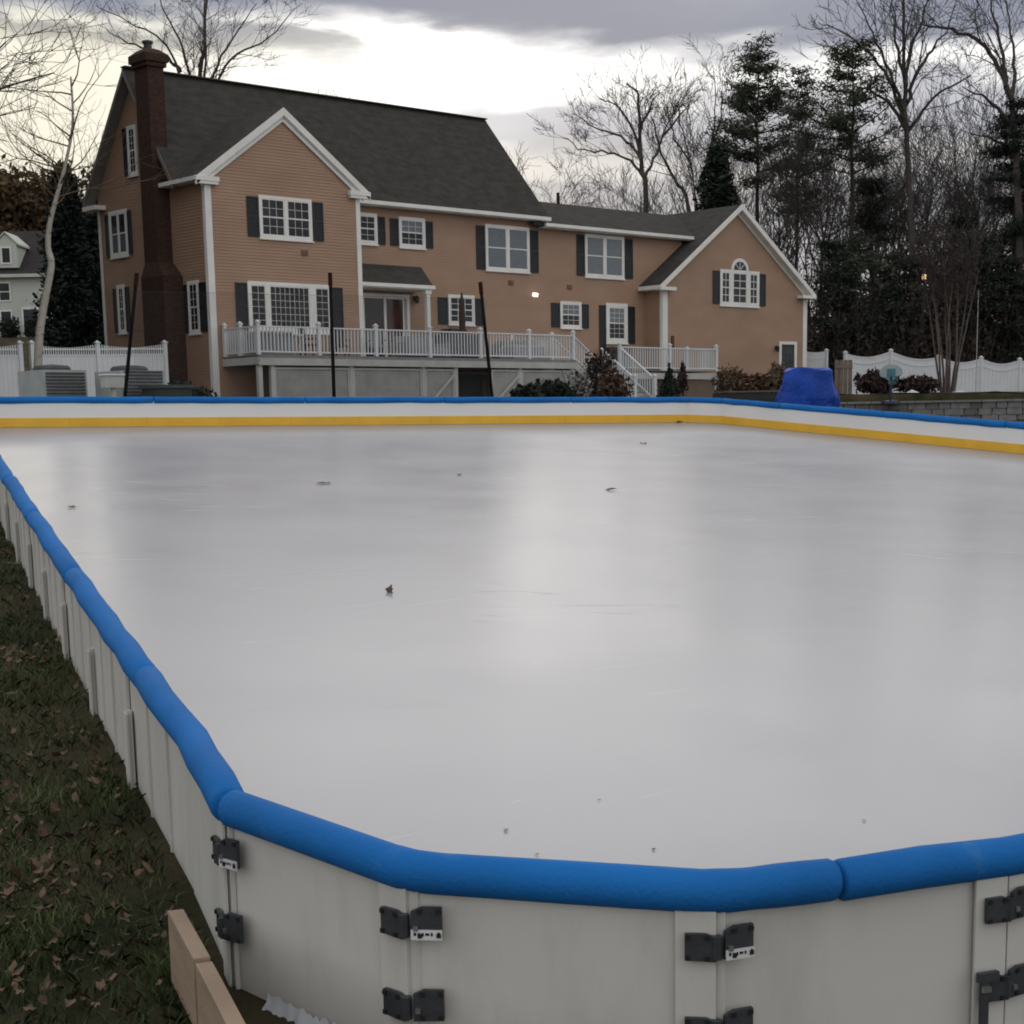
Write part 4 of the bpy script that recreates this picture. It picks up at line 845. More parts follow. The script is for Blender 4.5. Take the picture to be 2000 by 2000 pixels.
MB().poly([HP(0,12.4,0), HP(0,12.4,-9), HP(0,15.7,-4.5)], HU*.1).build('gable_wall', M_WH, fh_)
bars(MB(), HP, -.4, 15.4, 12.28, 12.5, .30, .50).build('fascia', M_WH, fh_)
for uc in (2.6, 7.6, 12.6):
    dm = bars(MB(), HP, uc-.75, uc+.75, 12.95, 14.55, -3, .1).poly([HP(uc-.75,14.55,.1), HP(uc+.75,14.55,.1), HP(uc,15.2,.1)], HN*-3).build('dormer', M_WH, fh_)
    for s_ in (-1,1): MB().poly([HP(uc+s_*.92,14.42,.2), HP(uc,15.28,.2), HP(uc,15.38,.2), HP(uc+s_*.92,14.55,.2)], HN*-3).build('dormer_roof', M_WH, dm)
    frame(MB(), HP, uc-.36, uc+.36, 13.2, 14.35, .09, .1, .16).build('window_frame', M_TRIM, dm); bars(MB(), HP, uc-.27, uc+.27, 13.29, 14.26, .1, .12).build('pane', M_GLASS, dm)
for uc in (2.9, 5.2, 8, 11, 13.5):
    for z0, z1 in ((10.7,12.0),(8.5,10.1)):
        w = frame(MB(), HP, uc-.42, uc+.42, z0, z1, .08, 0, .06).build('window', M_TRIM, fh_); bars(MB(), HP, uc-.34, uc+.34, z0+.08, z1-.08, .01, .03).build('pane', M_GLASS, w); bars(MB(), HP, uc-.34, uc+.34, (z0+z1)/2-.03, (z0+z1)/2+.03, .03, .05).build('sash_bar', M_TRIM, w)
dd_ = bars(MB(), HP, .7, 1.7, 8.2, 10.1, 0, .04).build('door', mat('dark_door',(.02,.022,.02)), fh_); frame(MB(), HP, .6, 1.8, 8.2, 10.25, .1, .0, .07).build('door_frame', M_TRIM, dd_)

# ------------------------------------------------------------------ vegetation
def prisms(S, n=3):
    """S: (m,8) p0 p1 r0 r1 -> verts, faces"""
    S = np.asarray(S, float); p0, p1, r0, r1 = S[:,:3], S[:,3:6], S[:,6], S[:,7]; d = p1-p0; d /= np.linalg.norm(d,axis=1,keepdims=True)+1e-9
    a = np.where(np.abs(d[:,2:3])<.9, np.array([[0,0,1.]]), np.array([[1.,0,0]])); u = np.cross(d,a); u /= np.linalg.norm(u,axis=1,keepdims=True); w = np.cross(u,d); m_ = len(S); v = np.zeros((m_,2*n,3))
    for j in range(n):
        t = 2*math.pi*j/n; e = u*math.cos(t)+w*math.sin(t); v[:,j] = p0+e*r0[:,None]; v[:,n+j] = p1+e*r1[:,None]
    base = (np.arange(m_)*2*n)[:,None]; f = [np.concatenate([base+j, base+(j+1)%n, base+n+(j+1)%n, base+n+j],1) for j in range(n)]
    return v.reshape(-1,3), np.concatenate(f)
def leafquads(C_, size, rs_, flat=0.0, aspect=.6):
    n = len(C_); a = rs_.normal(size=(n,3)); b = rs_.normal(size=(n,3)); a[:,2] *= 1-flat; b[:,2] *= 1-flat
    a /= np.linalg.norm(a,axis=1,keepdims=True); b -= a*(a*b).sum(1,keepdims=True); b /= np.linalg.norm(b,axis=1,keepdims=True)
    s_ = (size*rs_.uniform(.6,1.4,n))[:,None]; a = a*s_; b = b*s_*aspect
    v = np.stack([C_-a, C_-b*.9+a*.1, C_+a, C_+b*.9-a*.1],1).reshape(-1,3); return v, np.arange(n*4).reshape(-1,4)
M_BARK = mat('grey_brown_bark', (.058,.049,.042), .9, .3, 8, .5, 20); M_TWIG = mat('twig_brown', (.060,.052,.047), .9, .2, 5); M_PBARK = mat('pine_bark', (.036,.028,.022), .95, .3, 8, .5, 20)
def grow(p, d, L, r, lev, mx, out, rg, up=.10, kids=(7,5,4,3,3), ang=(.55,.95), start=.35, steps=(9,6,5,4,3,3), wig=.10, ratio=(.45,.75), rmin=.011):
    k = steps[min(lev,len(steps)-1)]; p = np.array(p,float); d = np.array(d,float); nodes = []
    for i in range(k):
        d = d+rg.normal(size=3)*wig*(1 if lev else .35)+np.array([0,0,up*(1 if lev else .3)]); d /= np.linalg.norm(d); q = p+d*L/k
        ra = r*(1-.72*i/k); rb = r*(1-.72*(i+1)/k); out.append((lev, *p, *q, max(ra,rmin), max(rb,rmin*.8))); nodes.append((q.copy(), d.copy(), rb, (i+1)/k)); p = q
    if lev >= mx: return
    n = kids[min(lev,len(kids)-1)]
    for j in range(n):
        t = start+(1-start)*(j+rg.uniform(.1,.9))/n if lev == 0 else rg.uniform(.2,1.0); q, dd, rb, tt = nodes[min(k-1,int(t*k))]
        a = rg.uniform(*ang); az_ = rg.uniform(0,6.283) if lev else j*2.4+rg.uniform(-.5,.5); e = np.array([math.cos(az_),math.sin(az_),.2]); e -= dd*(e@dd); e /= np.linalg.norm(e)+1e-9
        nd = dd*math.cos(a)+e*math.sin(a); grow(q, nd, L*rg.uniform(*ratio)*(1-.35*tt if lev == 0 else 1), max(rb*.72,rmin), lev+1, mx, out, rg, up, kids, ang, start, steps, wig, ratio, rmin)
def put_tree(name, label, base, out, crown=None, mt=M_BARK, mt2=M_TWIG, group=None, lim=1, cat='tree', crown_mat=None):
    t = thing(name, label, cat, base, group); S = np.array(out); big = S[:,0] <= lim
    npmesh('trunk', mt, *prisms(S[big][:,1:], 6), t)
    if (~big).any(): npmesh('branches', mt2, *prisms(S[~big][:,1:], 3), t, kind='stuff')
    if crown is not None: npmesh('crown', crown_mat, *crown, t, kind='stuff')
    return t
BG = 'bare deciduous trees behind the house'
def bare(x, y, top, seed, label, r=.28, mx=4, lean=(0,0), start=.38, kids=(9,5,4,3), up=.10, ang=(.4,.85), ratio=(.45,.72), group=BG, name='bare_tree', base=None, mt=M_BARK, mt2=M_TWIG, rmin=.013, wig=.11):
    rg = np.random.RandomState(seed); z = ground_z(x,y) if base is None else base; out = []
    grow((x,y,z-.3), (lean[0],lean[1],1), (top-z)*.93, r, 0, mx, out, rg, up, kids, ang, start, ratio=ratio, rmin=rmin, wig=wig)
    S = np.array(out); zm = S[:,[3,6]].max(); k = (top-z)/(zm-z); b = np.array([x,y,z])
    for c in (1,4): S[:,c:c+3] = b+(S[:,c:c+3]-b)*k
    return put_tree(name, label, (x,y,z), S, mt=mt, mt2=mt2, group=group)
def limb_tree(label, limbs, r0, seed, tw=(1.6,3.4), dens=1.0, mx=3, rmin=.012, sway=2.6, kids=(4,4,4,3)):
    """tree with its main limbs laid out one by one (they also sway toward and away from the viewer), twigs grown along them"""
    rg = np.random.RandomState(seed); out = []; base = list(limbs[0][0]); fh = np.array([FH.x,FH.y,0]); x, y = base[:2]; z = ground_z(x,y)
    limbs = [[(x,y,z-.3)]+[tuple(p) for p in limbs[0][1:]]]+[list(l) for l in limbs[1:]]
    for li, l in enumerate(limbs):
        off = rg.uniform(-1,1)*sway if li else 0; k = len(l); P = [np.array(p)+fh*off*(i/(k-1))**1.5 for i, p in enumerate(l)]; P = np.array([list(p) for p in smooth([tuple(p) for p in P], 4)])
        P[1:] += rg.normal(size=(len(P)-1,3))*.05; n = len(P); ra = np.linspace(r0 if li == 0 else r0*.50, .045 if li == 0 else .022, n); ra = np.maximum(ra**1.0, .02); acc = 0; t0 = .45 if li == 0 else .12
        for i in range(n-1):
            out.append((0,*P[i],*P[i+1],ra[i],ra[i+1])); d = P[i+1]-P[i]; ln = np.linalg.norm(d); d /= ln
            if i/n < t0: continue
            acc += ln*dens*1.5
            while acc > 0:
                acc -= 1; a = rg.uniform(.45,1.0); e = rg.normal(size=3); e[2] = abs(e[2])*.6; e -= d*(e@d); e /= np.linalg.norm(e)
                grow(P[i]+(P[i+1]-P[i])*rg.rand(), d*math.cos(a)+e*math.sin(a), rg.uniform(*tw)*(1.15-.5*i/n), max(ra[i]*.38,.018), 2, 2+mx-1, out, rg, .05, (0,0)+kids, (.4,.9), .2, (0,0,5,4,3,3), .13, (.4,.7), rmin)
    return put_tree('bare_tree', label, (x,y,z), out, group=BG, lim=1)
limb_tree('tallest bare tree with a straight trunk and upswept limbs at the upper right', [[(45.31, 3.03, 6.38), (45.82, 3.48, 10.4), (46.14, 3.98, 13.89), (46.44, 4.5, 17.3), (46.77, 4.89, 20.34), (47.16, 5.27, 23.56), (47.52, 5.49, 25.97)], [(46.41, 4.51, 17.25), (46.17, 5.13, 19.01), (45.74, 5.93, 20.77), (44.87, 7.04, 22.13), (43.97, 8.05, 22.96)], [(46.46, 4.59, 17.79), (46.14, 5.35, 19.81), (45.62, 6.26, 21.71), (45.22, 6.99, 23.33)], [(46.61, 4.54, 18.19), (47.22, 4.35, 19.79), (47.97, 3.93, 20.98), (48.65, 3.52, 21.91), (49.49, 3.18, 23.77)], [(46.37, 4.4, 16.58), (47.12, 3.98, 17.77), (48.04, 3.35, 18.69), (48.91, 2.67, 19.21)], [(46.6, 4.67, 18.73), (47.01, 4.79, 20.87), (47.75, 4.54, 22.74), (48.23, 4.59, 24.88)], [(46.36, 4.46, 16.85), (45.89, 5.24, 18.34), (45.11, 6.17, 19.3), (44.34, 6.94, 19.59)], [(46.66, 4.8, 19.53), (46.58, 5.31, 21.42), (46.56, 5.82, 23.57)]], .23, 11, (1.8,3.8))
limb_tree('bare tree at the right edge whose limbs arch over to the left', [[(45.81, -3.0, 6.07), (46.43, -2.45, 10.93), (46.8, -1.92, 14.78), (46.94, -1.39, 17.6), (46.71, -0.83, 19.15), (46.17, -0.07, 20.32), (45.26, 0.93, 21.03), (44.11, 2.04, 21.27)], [(46.89, -1.7, 16.06), (46.34, -0.99, 16.97), (45.64, -0.23, 17.5), (44.81, 0.6, 17.78)], [(46.96, -1.47, 17.34), (47.41, -1.42, 19.39), (47.77, -1.28, 21.43), (47.9, -0.99, 23.23)], [(46.88, -1.19, 18.25), (46.84, -0.72, 20.17), (46.66, -0.19, 21.72), (46.66, 0.16, 23.26)], [(46.79, -1.96, 14.52), (46.25, -1.23, 15.56), (45.55, -0.47, 16.09)]], .24, 23, (1.8,3.6))
limb_tree('wide low spreading bare tree above the low connecting roof', [[(44.36, 21.44, 10.96), (44.83, 21.85, 14.62), (44.92, 22.26, 16.76), (45.11, 22.64, 19.2), (45.3, 22.89, 21.03), (44.92, 23.45, 21.96)], [(44.95, 22.16, 16.45), (44.71, 22.73, 17.99), (44.07, 23.52, 18.86), (43.09, 24.5, 19.25), (42.28, 25.43, 20.03)], [(44.93, 22.11, 16.14), (44.48, 22.77, 17.23), (43.6, 23.72, 17.86), (42.48, 24.79, 18.04), (41.68, 25.72, 18.92)], [(45.0, 22.08, 16.3), (45.76, 21.73, 17.81), (46.34, 21.55, 19.32), (47.19, 21.15, 20.98)], [(45.0, 22.33, 17.37), (44.72, 23.07, 19.51), (44.19, 23.84, 20.75), (43.55, 24.5, 21.07)], [(46.1, 21.63, 18.72), (46.79, 21.2, 19.62), (47.61, 20.7, 20.67)], [(45.1, 22.59, 18.89), (45.7, 22.38, 20.41), (46.36, 22.06, 21.62)]], .20, 31, (1.2,2.6), 1.3)
limb_tree('fan shaped bare tree rising behind the main roof ridge', [[(29.27, 47.3, 15.51), (29.75, 47.77, 19.47), (30.35, 48.12, 23.42), (31.11, 48.25, 27.03), (31.78, 48.62, 31.31)], [(29.71, 47.73, 19.14), (29.73, 48.54, 22.77), (29.59, 49.13, 24.76), (29.04, 50.06, 26.68), (27.64, 51.61, 27.84), (26.28, 53.08, 28.8)], [(29.67, 47.69, 18.81), (30.02, 48.35, 23.09), (29.85, 49.27, 26.4), (29.3, 50.29, 28.73), (28.91, 51.19, 31.05)], [(29.76, 47.68, 19.14), (30.7, 47.8, 23.41), (31.25, 48.2, 27.36), (32.03, 48.54, 31.96)], [(29.8, 47.72, 19.47), (31.2, 47.45, 23.89), (32.51, 46.74, 26.01), (34.07, 45.55, 27.03), (35.56, 44.65, 29.07)], [(29.76, 47.68, 19.14), (31.07, 47.69, 24.39), (32.24, 47.21, 27.0), (33.66, 46.51, 29.61)], [(29.64, 49.08, 24.75), (29.0, 49.93, 25.93), (27.81, 51.1, 26.29), (26.69, 52.33, 27.14)]], .26, 71, (1.6,3.2), .7)
limb_tree('slim forked bare tree right of the wide spreading one', [[(49.51, 22.31, 11.28), (49.75, 22.81, 14.45), (49.39, 23.65, 16.69), (48.98, 24.4, 18.29), (48.86, 25.02, 20.52)], [(49.81, 22.02, 11.27), (50.23, 22.51, 15.08), (50.27, 23.28, 18.58), (50.2, 23.85, 20.8), (50.56, 23.96, 22.7)], [(50.31, 22.59, 15.71), (51.18, 22.37, 18.24), (51.67, 22.5, 20.77), (51.78, 22.9, 22.99)], [(50.27, 23.06, 17.62), (49.76, 23.89, 19.22), (49.69, 24.47, 21.45)], [(51.29, 22.34, 18.55), (52.05, 22.07, 20.44), (52.34, 22.24, 22.34)]], .15, 47, (1.3,2.8), 1.2)
bare(53.75,24.15,24.0,53,'slim bare tree just left of the tallest pine',.2,start=.4)
bare(47.15,33.42,20.8,61,'low rounded bare tree behind the end of the main roof',.22,start=.35,kids=(11,6,4,3),ang=(.6,1.1))
bare(57.72,8.3,22.5,83,'thin bare tree behind the white fence, right of the tallest one',.18,start=.4)
bare(58.1,14.91,21.5,97,'thin bare tree left of the tallest upper right tree',.18,start=.4)
bare(59.85,20.26,23.0,101,'thin bare tree between the two tall pines',.18,start=.45)
bare(67.85,12.89,26.0,103,'faint bare tree far back near the right edge',.2,start=.4)
bare(61.63,15.83,20.5,107,'short bare tree far back below the tallest crown',.16,start=.35)
bare(67.36,16.13,22.5,109,'faint bare tree far back right of the tallest trunk',.16,start=.35)
bare(59.89,23.32,24.0,113,'bare tree far behind the right gable peak',.18,start=.42)
bare(49.45,28.11,19.6,127,'short bare tree behind the low connecting roof',.15,start=.3)
bare(57.77,25.58,23.0,131,'bare tree behind the tallest pine trunk',.18,start=.4)
bare(11.58,29.61,16.9,137,'slender bare tree beside the left end of the house',.10,start=.5,mx=3,kids=(8,4,3))
bare(-4.5,17.0,24.5,139,'bare tree out of frame whose branches reach in at the upper left',.26,start=.55,kids=(12,6,4,3),ang=(.7,1.2),up=.02)
bare(40.5,47.0,25.0,149,'small bare tree top peeking over the middle of the ridge',.16,start=.5)
rw = np.random.RandomState(91)
for k in range(26):
    d, q = rw.uniform(93,126), .125+.24*(k+rw.rand())/26; p = at(d, q*d)
    bare(p.x, p.y, rw.uniform(16,23.5), 200+k, 'slim bare understory trunk in the wood behind the right fence', rw.uniform(.09,.16), mx=4, kids=(9,5,4,3), start=rw.uniform(.22,.45), ang=(.3,.75), group='understory trees behind the right fence')
# birch
bp_ = [(-7.35,-1.74,2.3),(-7.17,-1.68,4.22),(-6.90,-1.64,5.43),(-6.57,-1.66,6.65),(-6.55,-1.49,7.2),(-6.45,-1.49,7.9),(-6.17,-1.55,8.78),(-5.87,-1.62,9.69),(-5.55,-1.63,10.91),(-5.42,-1.43,12.28)]
t = thing('birch_tree', 'crooked white birch in front of the left picket fence', 'tree', bp_[0])
def birch_mat():
    mt = mat('birch_bark', (.36,.33,.28), .7, .12, 6); nt = mt.node_tree; b = nt.nodes['Principled BSDF']; old = b.inputs['Base Color'].links[0].from_socket
    tc = nt.nodes.new('ShaderNodeTexCoord'); mp = nt.nodes.new('ShaderNodeMapping'); mp.inputs['Scale'].default_value = (2,2,9); nz = nt.nodes.new('ShaderNodeTexNoise'); nz.inputs['Scale'].default_value = 1.6; nz.inputs['Detail'].default_value = 4
    rp = nt.nodes.new('ShaderNodeValToRGB'); rp.color_ramp.elements[0].position = .62; rp.color_ramp.elements[1].position = .70; mx = nt.nodes.new('ShaderNodeMix'); mx.data_type = 'RGBA'; L = nt.links
    L.new(tc.outputs['Object'], mp.inputs[0]); L.new(mp.outputs[0], nz.inputs['Vector']); L.new(nz.outputs[0], rp.inputs[0]); L.new(rp.outputs[0], mx.inputs[0]); L.new(old, mx.inputs[6]); mx.inputs[7].default_value = (.03,.025,.02,1); L.new(mx.outputs[2], b.inputs['Base Color']); return mt
MB().tube(smooth(bp_,4), [.145*(1-.8*i/36) for i in range(37)], 8).build('trunk', birch_mat(), t, smooth=True)
out = []; rg = np.random.RandomState(5)
for i in range(22):
    k = rg.uniform(5,9); a = np.array(bp_[int(k)]); b = np.array(bp_[min(int(k)+1,9)]); p = a+(b-a)*(k-int(k)); an = rg.uniform(0,6.28); grow(p, (math.cos(an),math.sin(an),rg.uniform(.2,1.1)), rg.uniform(1.2,2.8), .03, 2, 4, out, rg, .03, kids=(5,5,4,3), rmin=.006, wig=.16)
npmesh('branches', mat('golden_twig',(.13,.085,.045),.8,.3,4), *prisms(np.array(out)[:,1:]), t)
# pines
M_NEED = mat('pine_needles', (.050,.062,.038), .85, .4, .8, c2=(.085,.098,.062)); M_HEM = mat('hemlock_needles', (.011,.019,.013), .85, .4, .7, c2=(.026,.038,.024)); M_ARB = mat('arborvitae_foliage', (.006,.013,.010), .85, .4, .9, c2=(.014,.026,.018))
def pine(x, y, top, seed, label, f0=.45, L0=3.0, r=.26, dens=1.0, size=.17, low=(), cone=False, mt=None, name='pine_tree', group='pines behind the right gable', droop=0.0):
    rg = np.random.RandomState(seed); z = ground_z(x,y); H = top-z; out = []; C_ = []
    n = 14; pts = [np.array([x+rg.normal()*.06*i/n, y+rg.normal()*.06*i/n, z-.3+(H+.3)*i/n]) for i in range(n+1)]
    for i in range(n): out.append((0,*pts[i],*pts[i+1], r*(1-.93*i/n), r*(1-.93*(i+1)/n)))
    w = f0
    while w < .985:
        p = np.array([x,y,z+H*w]); s_ = (1-w)/(1-f0); L_ = L0*(.30+.75*min(1,s_*1.25))*(1 if s_ < .8 else .8) if not cone else L0*(.10+.95*s_**.8)
        for b in range(rg.randint(3,6)):
            if rg.rand() > .86: continue
            an = rg.uniform(0,6.28); l = L_*rg.uniform(.55,1.15); d = np.array([math.cos(an),math.sin(an),rg.uniform(-.02,.35)+.25*(1-s_)-droop]); q = p+d*l*.55; e = q+(d+np.array([0,0,.18]))*l*.45
            out.append((1,*p,*q,.05,.035)); out.append((1,*q,*e,.035,.015))
            for k in range(int(6*dens*l/2)+3):
                t = rg.uniform(.3,1.03); c = (p+(q-p)*t/.55) if t < .55 else q+(e-q)*(t-.55)/.45; C_.append(c+rg.normal(size=(int(34*dens),3))*np.array([.36,.36,.13]))
        w += rg.uniform(.018,.036)*(20/H)
    for wz, nn in low:
        for b in range(nn):
            an = rg.uniform(0,6.28); l = rg.uniform(1.2,2.6); p = np.array([x,y,z+H*wz+rg.uniform(-1.6,1.6)]); d = np.array([math.cos(an),math.sin(an),rg.uniform(-.2,.1)]); e = p+d*l; out.append((1,*p,*e,.03,.01))
            for k in range(5): C_.append(p+d*l*rg.uniform(.35,1)+rg.normal(size=(30,3))*np.array([.38,.38,.10]))
    return put_tree(name, label, (x,y,z), out, leafquads(np.concatenate(C_), size, rg, .35, .22), mt=M_PBARK, crown_mat=mt or M_NEED, lim=1, group=group)
pine(44.94,13.38,22.6,7,'tallest white pine, the left one with a thin spike top',.60,2.7,.24,.85)
pine(49.08,13.75,21.7,9,'thin middle pine between the two bushier pines',.55,1.9,.18,.55)
pine(44.54,6.52,21.6,17,'bushy right pine with gaps and a second lower clump',.62,3.1,.24,.75,low=((.36,16),))
def conifer(name, label, x, y, top, rad, seed, mt, n=9000, size=.2, z0=None, group=None, power=.8, layers=0, flat=.4, droop=0.0):
    rg = np.random.RandomState(seed); z = ground_z(x,y) if z0 is None else z0; H = top-z; u = rg.rand(n)**1.25; an = rg.uniform(0,6.283,n); 
    lump = 1+.26*np.sin(an*3+u*23+seed)+.20*np.sin(an*5-u*37+seed*2)+(.22*np.sin(u*layers*6.283) if layers else 0)
    rr = rad*(1-u)**power*lump*np.sqrt(rg.uniform(.25,1,n))*np.clip(.55+u*6,0,1); C_ = np.stack([x+rr*np.cos(an), y+rr*np.sin(an), z+.15+u*H*.985-droop*rr/rad],1)+rg.normal(size=(n,3))*np.array([.16,.16,.10])
    out = [(0,x,y,z-.2,x,y,z+H*.5,rad*.07,rad*.045),(0,x,y,z+H*.5,x,y,z+H*.97,rad*.045,.015)]
    for k in range(40):
        uu = rg.uniform(.05,.9); a = rg.uniform(0,6.28); l = rad*(1-uu)**power*.9; out.append((1,x,y,z+H*uu,x+l*math.cos(a),y+l*math.sin(a),z+H*uu-.1*l,.04,.012))
    return put_tree(name, label, (x,y,z), out, leafquads(C_, size, rg, flat, .5), mt=M_PBARK, crown_mat=mt, lim=1, group=group)
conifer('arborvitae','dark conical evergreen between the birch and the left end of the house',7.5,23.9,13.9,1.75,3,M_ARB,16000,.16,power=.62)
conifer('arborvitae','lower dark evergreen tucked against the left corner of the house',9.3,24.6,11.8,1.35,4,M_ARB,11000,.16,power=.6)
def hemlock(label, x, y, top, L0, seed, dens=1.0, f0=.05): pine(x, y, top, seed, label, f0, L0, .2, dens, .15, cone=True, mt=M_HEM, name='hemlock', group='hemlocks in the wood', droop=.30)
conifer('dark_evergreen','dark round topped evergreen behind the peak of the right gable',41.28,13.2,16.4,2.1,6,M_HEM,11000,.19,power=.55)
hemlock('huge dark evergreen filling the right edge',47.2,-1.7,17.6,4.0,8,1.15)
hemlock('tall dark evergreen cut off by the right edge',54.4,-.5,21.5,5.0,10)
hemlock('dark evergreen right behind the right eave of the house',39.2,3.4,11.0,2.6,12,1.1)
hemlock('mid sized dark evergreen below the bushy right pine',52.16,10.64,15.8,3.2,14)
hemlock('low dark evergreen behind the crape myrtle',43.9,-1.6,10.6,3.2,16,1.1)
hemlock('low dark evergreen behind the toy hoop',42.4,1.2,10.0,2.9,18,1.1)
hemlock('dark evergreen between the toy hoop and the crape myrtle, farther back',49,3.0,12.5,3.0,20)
for k, (x, y) in enumerate(((-13.2,1.0),(-11.6,6),(-9.9,11),(-8.4,16))): conifer('hemlock','tall unseen evergreen added beyond the left edge to shade the end wall',x,y,25.0,3.4,60+k,M_HEM,9000,.46,group='unseen evergreens added to shade the left end wall',power=.5)  # unseen row, added to block sky light from the left end wall
# autumn trees at the left
def leafy(name, label, x, y, top, rx, seed, mt, n=7000, size=.3, clumps=26, z0=None, group=None, r=.2, f=.35, bz=None):
    rg = np.random.RandomState(seed); z = ground_z(x,y) if z0 is None else z0; H = top-z; out = []; grow((x,y,z-.3),(0,0,1),H*.9,r,0,2,out,rg,.1,kids=(9,4),start=f)
    cz = z+H*(f+(1-f)*.5); C_ = []
    for k in range(clumps):
        v = rg.normal(size=3); v /= np.linalg.norm(v); c = np.array([x,y,cz])+v*np.array([rx,rx,H*(1-f)*.5])*rg.uniform(.35,.95); C_.append(c+rg.normal(size=(n//clumps,3))*np.array([rx,rx,rx*.8])*.19)
    return put_tree(name, label, (x,y,z), out, leafquads(np.concatenate(C_), size, rg, .1, .6), crown_mat=mt, group=group, lim=1)
M_AUT = mat('rust_brown_leaves', (.065,.038,.018), .85, .4, .6, c2=(.12,.075,.03)); M_BRN = mat('dull_brown_leaves', (.028,.020,.014), .9, .4, .6, c2=(.048,.034,.024))
for k, (x, y, tp, rx) in enumerate(((32.61,80.14,23.0,4.6),(31.78,87.86,24.5,5.0),(37.19,82.88,23.6,4.6),(24.0,84,22.6,5.0),(41.0,78.0,22.6,4.0))):
    leafy('autumn_tree', ('rust brown autumn tree above the white house roof','tall brown autumn tree at the far left edge','rust brown autumn tree left of the dark conical evergreen','brown autumn tree left of the white house, mostly out of frame','brown autumn tree behind the dark conical evergreen')[k], x, y, tp, rx, 30+k, M_AUT, 12000, .30, 46, group='autumn trees behind the white house', f=.15)
# low brush of the wood behind the right fence and behind the house
def brush(label_seed, boxes):
    rg = np.random.RandomState(label_seed); C_ = []; S = []
    for (d0,d1,l0,l1,h,n) in boxes:
        for k in range(n):
            d, l = rg.uniform(d0,d1), rg.uniform(l0,l1); p = at(d,l); hh = h*rg.uniform(.4,1.05); x, y, z = p
            for q in range(5): an = rg.uniform(0,6.28); e = (x+rg.normal()*hh*.22, y+rg.normal()*hh*.22, z+hh*rg.uniform(.6,1.0)); S.append((x,y,z-.1,*e,.02,.008))
            C_.append(np.array([x,y,z+hh*.5])+rg.normal(size=(80,3))*np.array([.55,.55,hh*.30]))
    return C_, S
C_, S = brush(77, [(82,96,12,36,6.5,260),(96,120,12,46,9.5,260),(98,118,-2,12,6.0,60),(120,150,-8,60,9,120)])
o = npmesh('brushwood', M_BRN, *leafquads(np.concatenate(C_), .16, np.random.RandomState(1), 0, .35)); o['kind'] = 'stuff'
o = npmesh('brushwood_stems', M_BARK, *prisms(S)); o['kind'] = 'stuff'
# crape myrtle in front of the right fence
t = thing('crape_myrtle', 'many stemmed bare reddish shrub tree before the right white fence', 'tree', (26.9,-11.24,2.45)); out = []; rg = np.random.RandomState(44)
for i in range(11):
    an = i*.57; grow((26.9+.22*math.cos(an),-11.24+.22*math.sin(an),2.3), (math.cos(an)*.13,math.sin(an)*.13,1), rg.uniform(4.2,5.6), .055, 0, 4, out, rg, .12, kids=(6,4,4,3), start=.55, ang=(.25,.6), rmin=.008, ratio=(.28,.5))
S = np.array(out); npmesh('trunk', mat('pink_tan_bark',(.115,.085,.07),.7,.25,5), *prisms(S[S[:,0]==0][:,1:],5), t); npmesh('branches', mat('reddish_twig',(.058,.042,.036),.8,.3,4), *prisms(S[S[:,0]>0][:,1:]), t)
rg = np.random.RandomState(45); C_ = np.array([26.9,-11.24,7.3])+rg.normal(size=(1500,3))*np.array([.85,.85,1.0]); npmesh('seed_heads', mat('reddish_seed_heads',(.042,.031,.026),.9,.3,3), *leafquads(C_, .06, rg), t)
MB().tube([(27.9,-11.9,2.4),(27.9,-11.9,6.6)],.018,6).build('support_stake', M_RIM, t)
# shrubs
def shrub(name, label, c, rx, h, mt, n=1500, size=.07, seed=1, group=None, cone=False, twigs=24):
    rg = np.random.RandomState(seed); c = np.array(c,float); v = rg.normal(size=(n,3)); v /= np.linalg.norm(v,axis=1,keepdims=True); rr = rg.uniform(.55,1,n)[:,None]*(1+.18*np.sin(v[:,:1]*7+seed)+.15*np.sin(v[:,1:2]*9))
    P = v*rr*np.array([rx,rx,h/2])+c+np.array([0,0,h/2])
    if cone: k = np.clip(1.15-(P[:,2]-c[2])/h,0.05,1)[:,None]; P[:,:2] = c[:2]+(P[:,:2]-c[:2])*k
    t = thing(name, label, 'shrub', tuple(c), group); S = []
    for i in range(twigs): e = c+np.array([rg.normal()*rx*.5, rg.normal()*rx*.5, h*rg.uniform(.5,.98)]); S.append((*(c-np.array([0,0,.1])),*e,.015,.006))
    npmesh('stems', M_TWIG, *prisms(S), t); npmesh('foliage', mt, *leafquads(P, size, rg), t); return t
M_DG = mat('dark_green_leaves', (.012,.020,.012), .8, .4, 3); M_PAL = mat('dried_pale_blooms', (.30,.28,.25), .8, .3, 8); M_RED = mat('russet_leaves', (.085,.045,.026), .8, .45, 4); M_TAN = mat('tan_grass', (.13,.085,.05), .85, .35, 6); M_MAR = mat('maroon_leaves', (.034,.018,.014), .8, .4, 5)
def sh(px_d, l, *a, **k): c = at(px_d, l); return c
shrub('evergreen_shrub','dark rounded evergreen shrub at the foot of the long deck steps',at(50.5,.9,2.0),1.0,.95,M_DG,2600,.09,1,'shrubs along the decks')
shrub('hydrangea','shrub of pale dried blooms beside the long deck steps',at(50.8,1.85,1.9),.50,1.5,M_PAL,420,.055,2,'shrubs along the decks',twigs=60)
shrub('russet_shrub','russet shrub between the two flights of deck steps',at(51.5,3.0,1.9),.50,1.35,M_RED,900,.08,3,'shrubs along the decks')
shrub('maroon_shrub','dark maroon shrub behind the russet one by the deck steps',at(53,2.7,2.2),.55,1.75,M_MAR,1000,.08,13,'shrubs along the decks')
shrub('dwarf_conifer','small dark conical conifer before the small side deck',at(51,4.65,1.95),.40,1.35,M_HEM,1700,.07,4,'shrubs along the decks',cone=True)
